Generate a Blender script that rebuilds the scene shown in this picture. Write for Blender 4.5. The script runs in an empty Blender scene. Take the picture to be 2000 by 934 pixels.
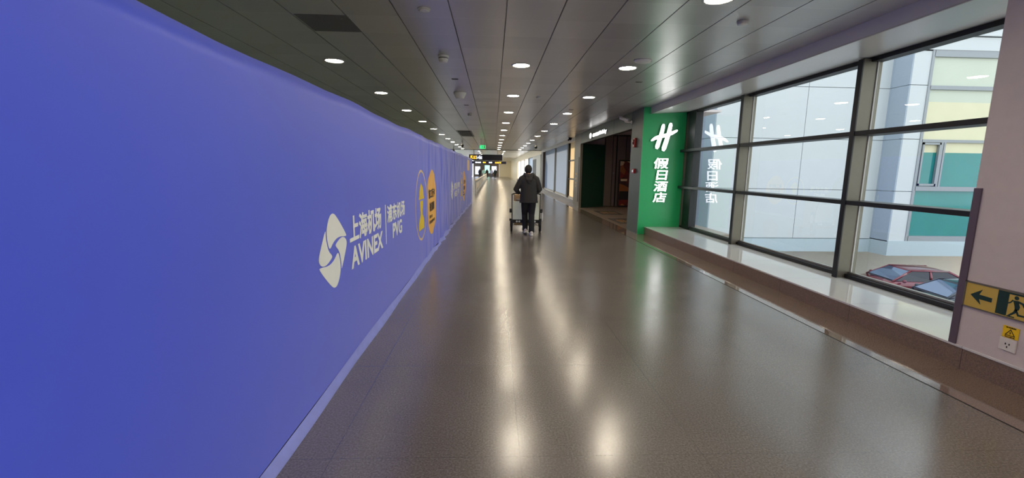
import bpy, bmesh, math, random
from mathutils import Vector, Matrix, noise as mnoise
C = bpy.context.scene.collection
sc = bpy.context.scene
PI = math.pi
rnd = random.Random(7)

# ------------------------------------------------------------------ camera
cam = bpy.data.objects.new('camera', bpy.data.cameras.new('camera')); C.objects.link(cam)
R_ = Vector((0.9990368333553943, -0.04135746570087165, 0.014661706245427378))
U_ = Vector((-0.008178312859706468, 0.15278127361790117, 0.9882261874846573))
F_ = Vector((0.0431105648071878, 0.9873942690042785, -0.15229588549764572))
mw = Matrix((( R_.x, U_.x, -F_.x, 0.0), (R_.y, U_.y, -F_.y, 0.0), (R_.z, U_.z, -F_.z, 1.6), (0, 0, 0, 1)))
cam.matrix_world = mw
cam.data.sensor_width = 36; cam.data.lens = 875 * 36 / 2000
cam.data.clip_start = 0.05; cam.data.clip_end = 500
sc.camera = cam

# ------------------------------------------------------------------ light
SKY = 1.75; SUN = 4.0; LAMP = 76.0
w = bpy.data.worlds.new('sky'); sc.world = w; w.use_nodes = True
nt = w.node_tree; bg = nt.nodes['Background']
tc = nt.nodes.new('ShaderNodeTexCoord'); sx = nt.nodes.new('ShaderNodeSeparateXYZ')
cr = nt.nodes.new('ShaderNodeValToRGB')
cr.color_ramp.elements[0].position = 0.45; cr.color_ramp.elements[0].color = (0.97, 0.965, 0.95, 1)
cr.color_ramp.elements[1].position = 1.0; cr.color_ramp.elements[1].color = (0.80, 0.88, 1.0, 1)
mm = nt.nodes.new('ShaderNodeMath'); mm.operation = 'MULTIPLY_ADD'; mm.inputs[1].default_value = 0.5; mm.inputs[2].default_value = 0.5
nt.links.new(tc.outputs['Generated'], sx.inputs[0]); nt.links.new(sx.outputs['Z'], mm.inputs[0])
nt.links.new(mm.outputs[0], cr.inputs[0]); nt.links.new(cr.outputs[0], bg.inputs['Color'])
bg.inputs['Strength'].default_value = SKY
sun = bpy.data.objects.new('sun', bpy.data.lights.new('sun', 'SUN')); C.objects.link(sun)
sun.data.energy = SUN; sun.data.color = (1.0, 0.80, 0.58); sun.data.angle = math.radians(2)
sun.rotation_euler = Vector((-0.80, -0.46, -0.25)).to_track_quat('-Z', 'Y').to_euler()
sc.view_settings.view_transform = 'Standard'; sc.view_settings.look = 'None'
sc.view_settings.gamma = 1.0; sc.view_settings.use_curve_mapping = False
sc.view_settings.exposure = 0.5
sc.cycles.sample_clamp_indirect = 6.0

# ------------------------------------------------------------------ materials
def lin(c):
    return tuple((x / 12.92 if x <= 0.04045 else ((x + 0.055) / 1.055) ** 2.4) for x in c)
def rgb(r, g, b): return lin((r / 255, g / 255, b / 255))
def new_mat(name):
    m = bpy.data.materials.new(name); m.use_nodes = True
    return m, m.node_tree, m.node_tree.nodes['Principled BSDF']
def node(nt, kind, **kw):
    n = nt.nodes.new(kind)
    for k, v in kw.items(): setattr(n, k, v)
    return n
def mk(name, col, rough=0.5, metal=0.0, var=0.06, scale=12.0, bump=0.0, bscale=60.0, spec=0.5, coat=0.0, sheen=0.0):
    m, nt, b = new_mat(name)
    tc = node(nt, 'ShaderNodeTexCoord'); nz = node(nt, 'ShaderNodeTexNoise'); nz.inputs['Scale'].default_value = scale
    nz.inputs['Detail'].default_value = 4
    nt.links.new(tc.outputs['Object'], nz.inputs['Vector'])
    mx = node(nt, 'ShaderNodeMix', data_type='RGBA')
    mx.inputs[6].default_value = (*[c * (1 - var) for c in col], 1); mx.inputs[7].default_value = (*[min(1, c * (1 + var)) for c in col], 1)
    nt.links.new(nz.outputs['Fac'], mx.inputs[0]); nt.links.new(mx.outputs[2], b.inputs['Base Color'])
    b.inputs['Roughness'].default_value = rough; b.inputs['Metallic'].default_value = metal
    b.inputs['Specular IOR Level'].default_value = spec; b.inputs['Coat Weight'].default_value = coat
    b.inputs['Sheen Weight'].default_value = sheen
    if bump:
        n2 = node(nt, 'ShaderNodeTexNoise'); n2.inputs['Scale'].default_value = bscale; n2.inputs['Detail'].default_value = 3
        nt.links.new(tc.outputs['Object'], n2.inputs['Vector'])
        bp = node(nt, 'ShaderNodeBump'); bp.inputs['Strength'].default_value = bump; bp.inputs['Distance'].default_value = 0.01
        nt.links.new(n2.outputs['Fac'], bp.inputs['Height']); nt.links.new(bp.outputs[0], b.inputs['Normal'])
    return m
def emit(name, col, s):
    m, nt, b = new_mat(name)
    b.inputs['Base Color'].default_value = (*[min(1, c) for c in col], 1)
    b.inputs['Emission Color'].default_value = (*col, 1); b.inputs['Emission Strength'].default_value = s
    return m
def glass(name, tint=(0.93, 0.97, 0.97), ior=1.75):
    m = bpy.data.materials.new(name); m.use_nodes = True; nt = m.node_tree
    nt.nodes.remove(nt.nodes['Principled BSDF']); out = nt.nodes['Material Output']
    t = node(nt, 'ShaderNodeBsdfTransparent'); t.inputs[0].default_value = (*tint, 1)
    g = node(nt, 'ShaderNodeBsdfGlossy'); g.inputs['Roughness'].default_value = 0.0; g.inputs['Color'].default_value = (0.95, 0.97, 1, 1)
    f = node(nt, 'ShaderNodeFresnel'); f.inputs['IOR'].default_value = ior
    mx = node(nt, 'ShaderNodeMixShader')
    ge = node(nt, 'ShaderNodeNewGeometry'); fr_ = M1(nt, 'MULTIPLY', f.outputs[0], M1(nt, 'SUBTRACT', 1.0, ge.outputs['Backfacing']))
    nt.links.new(fr_, mx.inputs[0]); nt.links.new(t.outputs[0], mx.inputs[1]); nt.links.new(g.outputs[0], mx.inputs[2])
    nt.links.new(mx.outputs[0], out.inputs[0])
    return m
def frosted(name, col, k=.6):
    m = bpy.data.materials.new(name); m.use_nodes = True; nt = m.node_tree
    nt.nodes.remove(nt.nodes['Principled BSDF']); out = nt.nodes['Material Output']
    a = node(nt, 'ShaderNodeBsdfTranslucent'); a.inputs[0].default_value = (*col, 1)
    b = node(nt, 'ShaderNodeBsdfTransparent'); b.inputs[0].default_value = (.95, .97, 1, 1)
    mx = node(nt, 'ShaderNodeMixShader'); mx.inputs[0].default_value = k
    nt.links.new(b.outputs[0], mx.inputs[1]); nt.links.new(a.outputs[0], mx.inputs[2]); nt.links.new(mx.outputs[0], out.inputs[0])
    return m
def M1(nt, op, a, b=None):
    n = node(nt, 'ShaderNodeMath', operation=op)
    for i, v in enumerate((a, b)):
        if v is None: continue
        if isinstance(v, (int, float)): n.inputs[i].default_value = v
        else: nt.links.new(v, n.inputs[i])
    return n.outputs[0]
def line_mask(nt, coord, pitch, off, width):
    t = M1(nt, 'DIVIDE', M1(nt, 'SUBTRACT', coord, off), pitch)
    f = M1(nt, 'FRACT', M1(nt, 'ADD', t, 0.5))
    d = M1(nt, 'MULTIPLY', M1(nt, 'ABSOLUTE', M1(nt, 'SUBTRACT', f, 0.5)), pitch)
    return M1(nt, 'LESS_THAN', d, width)

def floor_material():
    m, nt, b = new_mat('polished_floor')
    tc = node(nt, 'ShaderNodeTexCoord'); sp = node(nt, 'ShaderNodeSeparateXYZ'); nt.links.new(tc.outputs['Object'], sp.inputs[0])
    n1 = node(nt, 'ShaderNodeTexNoise'); n1.inputs['Scale'].default_value = 85; n1.inputs['Detail'].default_value = 6; n1.inputs['Roughness'].default_value = 0.75
    n2 = node(nt, 'ShaderNodeTexNoise'); n2.inputs['Scale'].default_value = 1.3; n2.inputs['Detail'].default_value = 5
    for n in (n1, n2): nt.links.new(tc.outputs['Object'], n.inputs['Vector'])
    r1 = node(nt, 'ShaderNodeValToRGB')
    e = r1.color_ramp.elements
    e[0].position = 0.28; e[0].color = (*rgb(70, 63, 58), 1); e[1].position = 0.72; e[1].color = (*rgb(150, 141, 131), 1)
    e2 = r1.color_ramp.elements.new(0.5); e2.color = (*rgb(113, 105, 97), 1)
    nt.links.new(n1.outputs['Fac'], r1.inputs[0])
    mx = node(nt, 'ShaderNodeMix', data_type='RGBA', blend_type='MULTIPLY'); mx.inputs[0].default_value = 0.5
    r2 = node(nt, 'ShaderNodeValToRGB'); r2.color_ramp.elements[0].color = (0.72, 0.72, 0.72, 1); r2.color_ramp.elements[0].position = .3
    r2.color_ramp.elements[1].position = .7
    nt.links.new(n2.outputs['Fac'], r2.inputs[0]); nt.links.new(r1.outputs[0], mx.inputs[6]); nt.links.new(r2.outputs[0], mx.inputs[7])
    lx = line_mask(nt, sp.outputs['X'], 1.05, 0.165, 0.0018); ly = line_mask(nt, sp.outputs['Y'], 1.19, 2.31, 0.0018)
    lm = M1(nt, 'MULTIPLY', M1(nt, 'MAXIMUM', lx, ly), 0.55)
    m3 = node(nt, 'ShaderNodeMix', data_type='RGBA'); m3.inputs[7].default_value = (0.03, 0.027, 0.024, 1)
    nt.links.new(lm, m3.inputs[0]); nt.links.new(mx.outputs[2], m3.inputs[6]); nt.links.new(m3.outputs[2], b.inputs['Base Color'])
    rr = node(nt, 'ShaderNodeMapRange'); rr.inputs[3].default_value = 0.18; rr.inputs[4].default_value = 0.27
    nt.links.new(n2.outputs['Fac'], rr.inputs[0]); nt.links.new(rr.outputs[0], b.inputs['Roughness'])
    bp = node(nt, 'ShaderNodeBump'); bp.inputs['Strength'].default_value = 0.02; bp.inputs['Distance'].default_value = 0.004
    nt.links.new(n1.outputs['Fac'], bp.inputs['Height']); nt.links.new(bp.outputs[0], b.inputs['Normal'])
    b.inputs['IOR'].default_value = 2.15
    return m
def granite(name, c1, c2, rough, scale=70, pitch=None, off=0.0, width=.0016, ior=1.5):
    m, nt, b = new_mat(name)
    tc = node(nt, 'ShaderNodeTexCoord'); n1 = node(nt, 'ShaderNodeTexNoise'); n1.inputs['Scale'].default_value = scale
    n1.inputs['Detail'].default_value = 5; n1.inputs['Roughness'].default_value = 0.8
    nt.links.new(tc.outputs['Object'], n1.inputs['Vector'])
    r1 = node(nt, 'ShaderNodeValToRGB'); e = r1.color_ramp.elements
    e[0].position = 0.32; e[0].color = (*c1, 1); e[1].position = 0.66; e[1].color = (*c2, 1)
    nt.links.new(n1.outputs['Fac'], r1.inputs[0])
    last = r1.outputs[0]
    if pitch:
        sp = node(nt, 'ShaderNodeSeparateXYZ'); nt.links.new(tc.outputs['Object'], sp.inputs[0])
        m3 = node(nt, 'ShaderNodeMix', data_type='RGBA'); m3.inputs[7].default_value = (*[c * .35 for c in c1], 1)
        nt.links.new(line_mask(nt, sp.outputs['Y'], pitch, off, width), m3.inputs[0]); nt.links.new(last, m3.inputs[6]); last = m3.outputs[2]
    nt.links.new(last, b.inputs['Base Color']); b.inputs['Roughness'].default_value = rough; b.inputs['IOR'].default_value = ior
    return m
def ceiling_material():
    m, nt, b = new_mat('metal_ceiling_panel')
    tc = node(nt, 'ShaderNodeTexCoord'); sp = node(nt, 'ShaderNodeSeparateXYZ'); nt.links.new(tc.outputs['Object'], sp.inputs[0])
    ix = M1(nt, 'FLOOR', M1(nt, 'DIVIDE', M1(nt, 'SUBTRACT', sp.outputs['X'], 0.12), 0.567))
    iy = M1(nt, 'FLOOR', M1(nt, 'DIVIDE', M1(nt, 'SUBTRACT', sp.outputs['Y'], 5.13), 0.6))
    cb = node(nt, 'ShaderNodeCombineXYZ'); nt.links.new(ix, cb.inputs[0]); nt.links.new(iy, cb.inputs[1])
    wn = node(nt, 'ShaderNodeTexWhiteNoise', noise_dimensions='2D'); nt.links.new(cb.outputs[0], wn.inputs['Vector'])
    c = rgb(206, 204, 200)
    mx = node(nt, 'ShaderNodeMix', data_type='RGBA'); mx.inputs[6].default_value = (*[k * .93 for k in c], 1); mx.inputs[7].default_value = (*[k * 1.07 for k in c], 1)
    nt.links.new(wn.outputs['Value'], mx.inputs[0])
    ly = line_mask(nt, sp.outputs['Y'], 0.6, 5.13, 0.003)
    m3 = node(nt, 'ShaderNodeMix', data_type='RGBA'); m3.inputs[7].default_value = (*[min(1, k * 1.25) for k in c], 1)
    nt.links.new(ly, m3.inputs[0]); nt.links.new(mx.outputs[2], m3.inputs[6]); nt.links.new(m3.outputs[2], b.inputs['Base Color'])
    b.inputs['Metallic'].default_value = 0.5; b.inputs['Roughness'].default_value = 0.31
    # gentle unevenness of the sheet panels
    nz = node(nt, 'ShaderNodeTexNoise'); nz.inputs['Scale'].default_value = 1.6; nz.inputs['Detail'].default_value = 1
    nt.links.new(tc.outputs['Object'], nz.inputs['Vector'])
    bp = node(nt, 'ShaderNodeBump'); bp.inputs['Strength'].default_value = 0.25; bp.inputs['Distance'].default_value = 0.03
    nt.links.new(nz.outputs['Fac'], bp.inputs['Height']); nt.links.new(bp.outputs[0], b.inputs['Normal'])
    return m
M = dict(
    floor=floor_material(), ceiling=ceiling_material(),
    border=granite('granite_border', rgb(82, 66, 56), rgb(150, 130, 115), 0.05, 110, 1.2, 9.4, ior=2.3),
    plinth=granite('granite_plinth', rgb(78, 62, 54), rgb(140, 118, 104), 0.35, 120, 1.2, 9.4, .0025),
    sill=granite('granite_sill', rgb(196, 194, 190), rgb(220, 217, 212), 0.07, 150, 1.2, 9.4, ior=2.2),
    lobbyfloor=granite('lobby_stone', rgb(120, 104, 88), rgb(150, 134, 116), 0.3, 80),
    wall=mk('painted_wall', rgb(200, 188, 186), 0.55, bump=.12, bscale=180),
    wallc=mk('cream_wall', rgb(240, 222, 186), 0.35), wallg=mk('grey_wall', rgb(128, 146, 116), 0.6),
    beam=mk('painted_beam', rgb(216, 213, 210), 0.28, 0.15, var=.02),
    bronze=mk('bronze_frame', rgb(112, 106, 92), 0.38, 0.35), black=mk('black_frame', rgb(13, 14, 16), 0.45),
    blackp=mk('black_plastic', rgb(18, 18, 19), 0.5), rubber=mk('rubber', rgb(12, 12, 12), 0.8),
    glass=glass('window_glass'), glass_far=glass('far_glass', (0.9, 0.95, 0.97), 1.5), frost=frosted('frosted_glass', (.86, .91, .96)), frostb=frosted('frosted_blue_glass', (.30, .35, .42), .85), frostw=frosted('warm_sun_pane', (.62, .55, .42), .9),
    brown=mk('brown_panel', rgb(92, 80, 72), 0.5),
    green=mk('green_panel', rgb(46, 190, 112), 0.28, var=.03), greend=mk('dark_green_panel', rgb(10, 70, 48), 0.4, var=.05),
    portal=mk('dark_metal_panel', rgb(70, 80, 74), 0.4, 0.2), steel=mk('brushed_steel', rgb(150, 148, 140), 0.35, 0.8),
    stone=mk('jamb_stone', rgb(128, 122, 106), 0.45, var=.12, scale=30), doorp=mk('door_panel', rgb(132, 116, 104), 0.4, 0.2),
    fabric=mk('blue_fabric', rgb(68, 91, 238), 0.42, var=.04, scale=2.0, bump=.06, bscale=900, sheen=.4),
    hem=mk('pale_hem', rgb(150, 158, 236), 0.5, var=.15, scale=9),
    print_w=mk('white_print', rgb(248, 250, 246), 0.5, var=.02), print_c=mk('cream_print', rgb(238, 206, 160), 0.5, var=.03),
    print_o=mk('orange_print', rgb(250, 188, 92), 0.5, var=.03), print_y=mk('yellow_print', rgb(238, 204, 44), 0.5, var=.03),
    print_d=mk('dark_print', rgb(58, 44, 40), 0.5, var=.05), print_b=mk('brown_print', rgb(150, 110, 60), .5),
    lamp=emit('lamp_lens', (1.0, 0.875, 0.68), LAMP), hall_fill=emit('lamp_lens_hall', (1.0, 0.84, 0.60), LAMP * 2.2),
    white=mk('white_plastic', rgb(226, 224, 216), 0.4, var=.02), offw=mk('offwhite_metal', rgb(196, 194, 186), 0.4, var=.02),
    sign=emit('sign_white', (1.0, 1.0, 1.0), 3.0), signedge=mk('sign_edge', rgb(200, 200, 205), 0.4),
    red=mk('red_plastic', rgb(150, 26, 30), 0.35), olive=mk('glow_sign', rgb(196, 166, 78), 0.45, var=.03), dkgreen=mk('sign_green', rgb(10, 48, 42), 0.5),
    yellow=mk('sticker_yellow', rgb(232, 190, 20), 0.45), ink=mk('ink', rgb(30, 26, 18), 0.5), outlet=mk('outlet', rgb(214, 208, 200), 0.4),
    guard=mk('corner_guard', rgb(92, 78, 90), 0.45), dark=mk('dark_void', rgb(20, 20, 20), 0.8), navy=mk('navy_sign', rgb(14, 16, 44), 0.4),
    led_y=emit('led_yellow', (1.0, 0.55, 0.05), 1.3), led_w=emit('led_white', (0.85, 0.9, 1.0), 1.3), exit=emit('exit_green', (0.03, 0.75, 0.22), 1.0),
    jacket=mk('jacket_cloth', rgb(36, 34, 33), 0.75, var=.2, scale=6), trousers=mk('trouser_cloth', rgb(17, 17, 21), 0.85), hood=mk('hood_cloth', rgb(46, 43, 41), .8),
    skin=mk('skin', rgb(196, 146, 116), 0.5), hair=mk('hair', rgb(22, 17, 15), 0.7), shoe=mk('shoe_white', rgb(216, 206, 200), 0.6), sole=mk('sole', rgb(240, 238, 232), .6),
    panel=mk('trolley_panel', rgb(240, 246, 226), 0.35), box=mk('cardboard', rgb(170, 140, 100), 0.7),
    facade=mk('facade_panel', rgb(190, 194, 196), 0.45, var=.03, scale=1.5), facade_s=mk('facade_shade', rgb(150, 162, 176), 0.45), joint=mk('facade_joint', rgb(120, 126, 132), .7),
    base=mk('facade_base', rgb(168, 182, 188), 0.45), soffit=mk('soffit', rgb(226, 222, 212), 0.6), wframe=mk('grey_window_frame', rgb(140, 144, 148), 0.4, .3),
    teal=mk('teal_glass', rgb(22, 122, 116), 0.06, var=.15, scale=.8, coat=.3), blind=mk('cream_blind', rgb(206, 200, 168), 0.35, var=.05, scale=2), blindg=mk('pale_blind', rgb(186, 192, 176), 0.2, var=.04, scale=1),
    road=mk('pale_concrete', rgb(170, 168, 162), 0.8, var=.12), peach=mk('terracotta_paving', rgb(226, 168, 130), 0.8, var=.08, scale=5),
    carred=mk('car_paint_red', rgb(110, 18, 34), 0.18, 0.2, coat=.8), cardark=mk('car_paint_dark', rgb(34, 42, 54), 0.18, 0.3, coat=.8), cargrey=mk('car_paint_grey', rgb(120, 134, 148), 0.2, .5, coat=.8),
    sideglass=mk('car_side_glass', rgb(30, 34, 42), 0.05, spec=.5), carglass=mk('sky_tinted_glass', rgb(120, 140, 172), 0.04, .75, coat=1.0), headlight=mk('headlight', rgb(225, 228, 232), 0.15),
    farwall=mk('far_building', rgb(188, 206, 226), 0.5), suntint=mk('sun_tinted_building', rgb(250, 226, 176), 0.6),
    poster=None, mint=emit('mint_screen', (0.45, 0.9, 0.75), .9), lilac=emit('lilac_screen', (0.75, 0.8, 1.0), .9))

# ------------------------------------------------------------------ mesh helpers
def obj(name, bm, mat, parent=None, smooth=False, kind=None):
    me = bpy.data.meshes.new(name); bmesh.ops.recalc_face_normals(bm, faces=bm.faces[:]); bm.to_mesh(me); bm.free()
    if smooth:
        for p in me.polygons: p.use_smooth = True
    for m in (mat if isinstance(mat, (list, tuple)) else [mat]): me.materials.append(m)
    o = bpy.data.objects.new(name, me); C.objects.link(o)
    if parent: o.parent = parent
    if kind: o['kind'] = kind
    return o
def tag(o, label, cat, group=None):
    o['label'] = label; o['category'] = cat
    if group: o['group'] = group
    return o
def thing(name, label, cat, loc=(0, 0, 0), rz=0.0, group=None):
    o = bpy.data.objects.new(name, None); C.objects.link(o); o.location = loc; o.rotation_euler = (0, 0, rz); o.empty_display_size = .1
    return tag(o, label, cat, group)
def dup(root, loc, label):
    r = root.copy(); C.objects.link(r); r.location = loc; r['label'] = label
    for ch in list(root.children):
        c = ch.copy(); C.objects.link(c); c.parent = r
        for g in list(ch.children):
            d = g.copy(); C.objects.link(d); d.parent = c
    return r
def B(): return bmesh.new()
def box(bm, x0, x1, y0, y1, z0, z1, bev=0.0, mi=0):
    vs = [bm.verts.new((x, y, z)) for x in (x0, x1) for y in (y0, y1) for z in (z0, z1)]
    fs = [(0, 1, 3, 2), (4, 6, 7, 5), (0, 4, 5, 1), (2, 3, 7, 6), (0, 2, 6, 4), (1, 5, 7, 3)]
    ff = [bm.faces.new([vs[i] for i in f]) for f in fs]
    for f in ff: f.material_index = mi
    if bev:
        es = list({e for f in ff for e in f.edges})
        bmesh.ops.bevel(bm, geom=es, offset=bev, segments=2, affect='EDGES', profile=.6)
    return bm
def bx(*a, **k): return box(B(), *a, **k)
def prism(bm, pts, fn, t0, t1, mi=0):
    """closed outline pts (u, v); fn(u, v, t) -> xyz; extruded t0..t1"""
    a = [bm.verts.new(fn(u, v, t0)) for u, v in pts]; b = [bm.verts.new(fn(u, v, t1)) for u, v in pts]
    n = len(pts)
    fs = [bm.faces.new(a), bm.faces.new(b[::-1])]
    for i in range(n): fs.append(bm.faces.new((a[i], b[i], b[(i + 1) % n], a[(i + 1) % n])))
    for f in fs: f.material_index = mi
    return bm
def chaikin(p, it=2):
    for _ in range(it):
        q = []
        for i in range(len(p)):
            a, b = p[i], p[(i + 1) % len(p)]
            q += [(a[0] * .75 + b[0] * .25, a[1] * .75 + b[1] * .25), (a[0] * .25 + b[0] * .75, a[1] * .25 + b[1] * .75)]
        p = q
    return p
def circle(c, r, n=40, ry=None):
    return [(c[0] + r * math.cos(2 * PI * i / n), c[1] + (ry or r) * math.sin(2 * PI * i / n)) for i in range(n)]
def lathe(bm, prof, c=(0, 0, 0), n=28, axis='z'):
    """prof: list of (r, h)"""
    rings = []
    for r, h in prof:
        ring = []
        for i in range(n):
            a = 2 * PI * i / n; u, v = r * math.cos(a), r * math.sin(a)
            p = (u, v, h) if axis == 'z' else ((h, u, v) if axis == 'x' else (u, h, v))
            ring.append(bm.verts.new((c[0] + p[0], c[1] + p[1], c[2] + p[2])))
        rings.append(ring)
    for a, b in zip(rings, rings[1:]):
        for i in range(n): bm.faces.new((a[i], a[(i + 1) % n], b[(i + 1) % n], b[i]))
    if prof[0][0] > 1e-6: bm.faces.new(rings[0][::-1])
    if prof[-1][0] > 1e-6: bm.faces.new(rings[-1])
    return bm
def tube(bm, pts, rad, n=12, ref=(1, 0, 0), round_ends=True):
    """loft of ellipses along pts; rad: float or list of r / (a, b) with a along ref"""
    pts = [Vector(p) for p in pts]; N = len(pts)
    if not isinstance(rad, (list, tuple)): rad = [rad] * N
    rad = [r if isinstance(r, (list, tuple)) else (r, r) for r in rad]
    ref = Vector(ref)
    st = []
    for i in range(N):
        t = (pts[min(i + 1, N - 1)] - pts[max(i - 1, 0)]).normalized()
        st.append((pts[i], rad[i], t))
    if round_ends:
        def capst(p, r, t, s):
            m = min(r); o = []
            for k in (0.35, 0.7, 0.93):
                o.append((p + t * s * m * k, (r[0] * math.sqrt(1 - k * k), r[1] * math.sqrt(1 - k * k)), t))
            return o
        st = capst(*st[0], -1)[::-1] + st + capst(*st[-1], 1)
    rings = []
    for p, r, t in st:
        a = ref - t * ref.dot(t)
        if a.length < 1e-4: a = Vector((0, 1, 0)) - t * t.y
        a.normalize(); b = t.cross(a)
        rings.append([bm.verts.new(p + a * r[0] * math.cos(2 * PI * i / n) + b * r[1] * math.sin(2 * PI * i / n)) for i in range(n)])
    for a, b in zip(rings, rings[1:]):
        for i in range(n): bm.faces.new((a[i], a[(i + 1) % n], b[(i + 1) % n], b[i]))
    bm.faces.new(rings[0][::-1]); bm.faces.new(rings[-1])
    return bm
def ball(bm, c, r, n=16):
    rx, ry, rz = r if isinstance(r, (list, tuple)) else (r, r, r)
    k = bmesh.ops.create_uvsphere(bm, u_segments=n, v_segments=max(8, n // 2), radius=1)
    for v in k['verts']: v.co = Vector((c[0] + v.co.x * rx, c[1] + v.co.y * ry, c[2] + v.co.z * rz))
    return bm
def fuse(name, bm, mat, parent, voxel, smooth=2):
    """one continuous skin out of overlapping closed shapes"""
    me = bpy.data.meshes.new('raw'); bmesh.ops.recalc_face_normals(bm, faces=bm.faces[:]); bm.to_mesh(me); bm.free()
    o = bpy.data.objects.new('raw', me); C.objects.link(o)
    r = o.modifiers.new('r', 'REMESH'); r.mode = 'VOXEL'; r.voxel_size = voxel; r.use_smooth_shade = True
    if smooth:
        s = o.modifiers.new('s', 'SMOOTH'); s.iterations = smooth; s.factor = .5
    dg = bpy.context.evaluated_depsgraph_get()
    me2 = bpy.data.meshes.new_from_object(o.evaluated_get(dg))
    bpy.data.objects.remove(o); bpy.data.meshes.remove(me)
    me2.name = name; me2.materials.clear(); me2.materials.append(mat)
    for p in me2.polygons: p.use_smooth = True
    n = bpy.data.objects.new(name, me2); C.objects.link(n); n.parent = parent
    return n
_tcache = {}
def text_geo(s, bold):
    """filled, slightly thickened glyphs; z runs 0 (back) to 1 (front)"""
    if (s, bold) not in _tcache:
        cu = bpy.data.curves.new('t', 'FONT'); cu.body = s; cu.resolution_u = 3
        cu.extrude = .012; cu.bevel_depth = bold; cu.bevel_resolution = 0
        o = bpy.data.objects.new('t', cu); C.objects.link(o)
        dg = bpy.context.evaluated_depsgraph_get(); me = bpy.data.meshes.new_from_object(o.evaluated_get(dg))
        vs = [tuple(v.co) for v in me.vertices]; fs = [tuple(p.vertices) for p in me.polygons]
        lo = [min(v[i] for v in vs) for i in range(3)]; hi = [max(v[i] for v in vs) for i in range(3)]
        vs = [tuple((v[i] - lo[i]) / (hi[i] - lo[i]) for i in range(3)) for v in vs]
        bpy.data.objects.remove(o); bpy.data.curves.remove(cu); bpy.data.meshes.remove(me)
        _tcache[(s, bold)] = (vs, fs)
    return _tcache[(s, bold)]
def text(bm, s, fn, u0, u1, v0, v1, t0=0.0, t1=None, bold=0.022, shear=0.0):
    vs, fs = text_geo(s, bold)
    if t1 is None: t0, t1 = t0, t0 + .002
    P = [bm.verts.new(fn(u0 + (u1 - u0) * a + shear * (v1 - v0) * (b - .5), v0 + (v1 - v0) * b, t0 + (t1 - t0) * c)) for a, b, c in vs]
    for f in fs:
        try: bm.faces.new([P[i] for i in f])
        except ValueError: pass
    return bm
def decal(name, bm, mat, parent, label=None):
    me = bpy.data.meshes.new(name); bm.to_mesh(me); bm.free(); me.materials.append(mat)
    o = bpy.data.objects.new(name, me); C.objects.link(o); o.parent = parent
    if label: o['label'] = label
    return o

# ================================================================== SETTING
HC = 3.2; XW = 3.93; YB = -8.0; YE = 37.0
# floor: corridor and hall slab, thick
obj('floor', bx(-4.6, 3.38, YB, 106, -0.3, 0.0), M['floor'], kind='structure')
bm = bx(3.38, 4.3, YB, 106, -0.3, 0.0)
t1 = obj('trim_1', bm, M['border'], kind='structure')
obj('trim_2', bx(3.372, 3.386, YB, 106, -0.1, 0.0006), M['rubber'], kind='structure')
obj('floor_lobby', bx(3.76, 6.3, 11.4, 20.6, -0.3, 0.0015), M['lobbyfloor'], kind='structure')
# granite ledge under the windows: face and polished top
def ledge(n, y0, y1, zt=0.2):
    a = obj('trim_%d' % n, bx(XW, 5.0, y0, y1, 0.0, zt - .02), M['plinth'], kind='structure')
    b = obj('sill', bx(XW - .008, 5.0, y0, y1, zt - .02, zt, bev=.004), M['sill'], a)
    return a
ledge(3, YB, 11.385)
ledge(4, 20.95, YE)
# ceiling: strips of sheet panels with open joints, over a dark void
bm = B()
x = 0.12 - 0.567 * 8
while x < 3.95:
    x1 = min(x + 0.567, 3.98)
    box(bm, x + .0065, x1 - .0065, YB, YE, HC, HC + .03)
    x += 0.567
obj('ceiling', bm, M['ceiling'], kind='structure')
obj('ceiling_void', bx(-4.6, 3.98, YB, YE, HC + .03, HC + .1), M['offw'], kind='structure')
# boxed beam over the windows
def beam(n, y0, y1):
    bm = B(); pts = [(3.92, 3.035), (4.9, 3.10), (5.2, 3.10), (5.2, 3.4), (3.92, 3.4)]
    prism(bm, pts, lambda u, v, t: (u, t, v), y0, y1)
    return obj('trim_%d' % n, bm, M['beam'], kind='structure')
beam(5, YB, 11.385); beam(6, 21.0, YE)
obj('trim_7', bx(3.905, 3.92, YB, 11.385, 3.03, 3.045), M['offw'], kind='structure')
# walls
obj('wall_left', bx(-4.8, -4.6, YB, 38, 0, 4.2), M['wallg'], kind='structure')
obj('wall_back', bx(-4.6, 5.2, YB - .2, YB, 0, 3.4), M['wall'], kind='structure')
obj('wall_right', bx(XW, 5.0, 1.3, 3.51, 0.2, 3.4), M['wall'], kind='structure')
# ceiling end and the taller hall beyond
obj('trim_8', bx(-4.6, 4.3, YE, YE + .15, 3.17, 3.75), M['portal'], kind='structure')
obj('ceiling_hall', bx(-4.6, 4.4, YE + .15, 106, 3.62, 3.8), mk('hall_ceiling', rgb(214, 212, 204), .25, .1), kind='structure')
obj('wall_far', bx(1.35, 4.6, 103.5, 104, 0, 3.62), M['wallc'], kind='structure')
obj('wall_end', bx(-4.6, 1.35, 105.5, 106, 0, 3.62), M['brown'], kind='structure')
obj('wall_hall', bx(4.05, 4.4, 76, 103.5, 0, 3.62), M['wallc'], kind='structure')
obj('trim_9', bx(4.0, 4.4, YE + .15, 76, 2.95, 3.62), M['wallc'], kind='structure')
obj('trim_10', bx(3.98, 4.3, YE + .15, 76, 0, .14), M['plinth'], kind='structure')
for i in range(8):  # unseen left glazing of the hall, added to let in more light
    y_ = 38 + 8.5 * i; w_ = bpy.data.objects.new('window_%d' % (20 + i), None); C.objects.link(w_); w_['kind'] = 'structure'
    obj('pane', bx(-4.7, -4.68, y_, y_ + 8.5, .1, 3.62), M['glass_far'], w_); obj('mullion', bx(-4.75, -4.6, y_, y_ + .3, 0, 3.62), M['offw'], w_)
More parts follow.
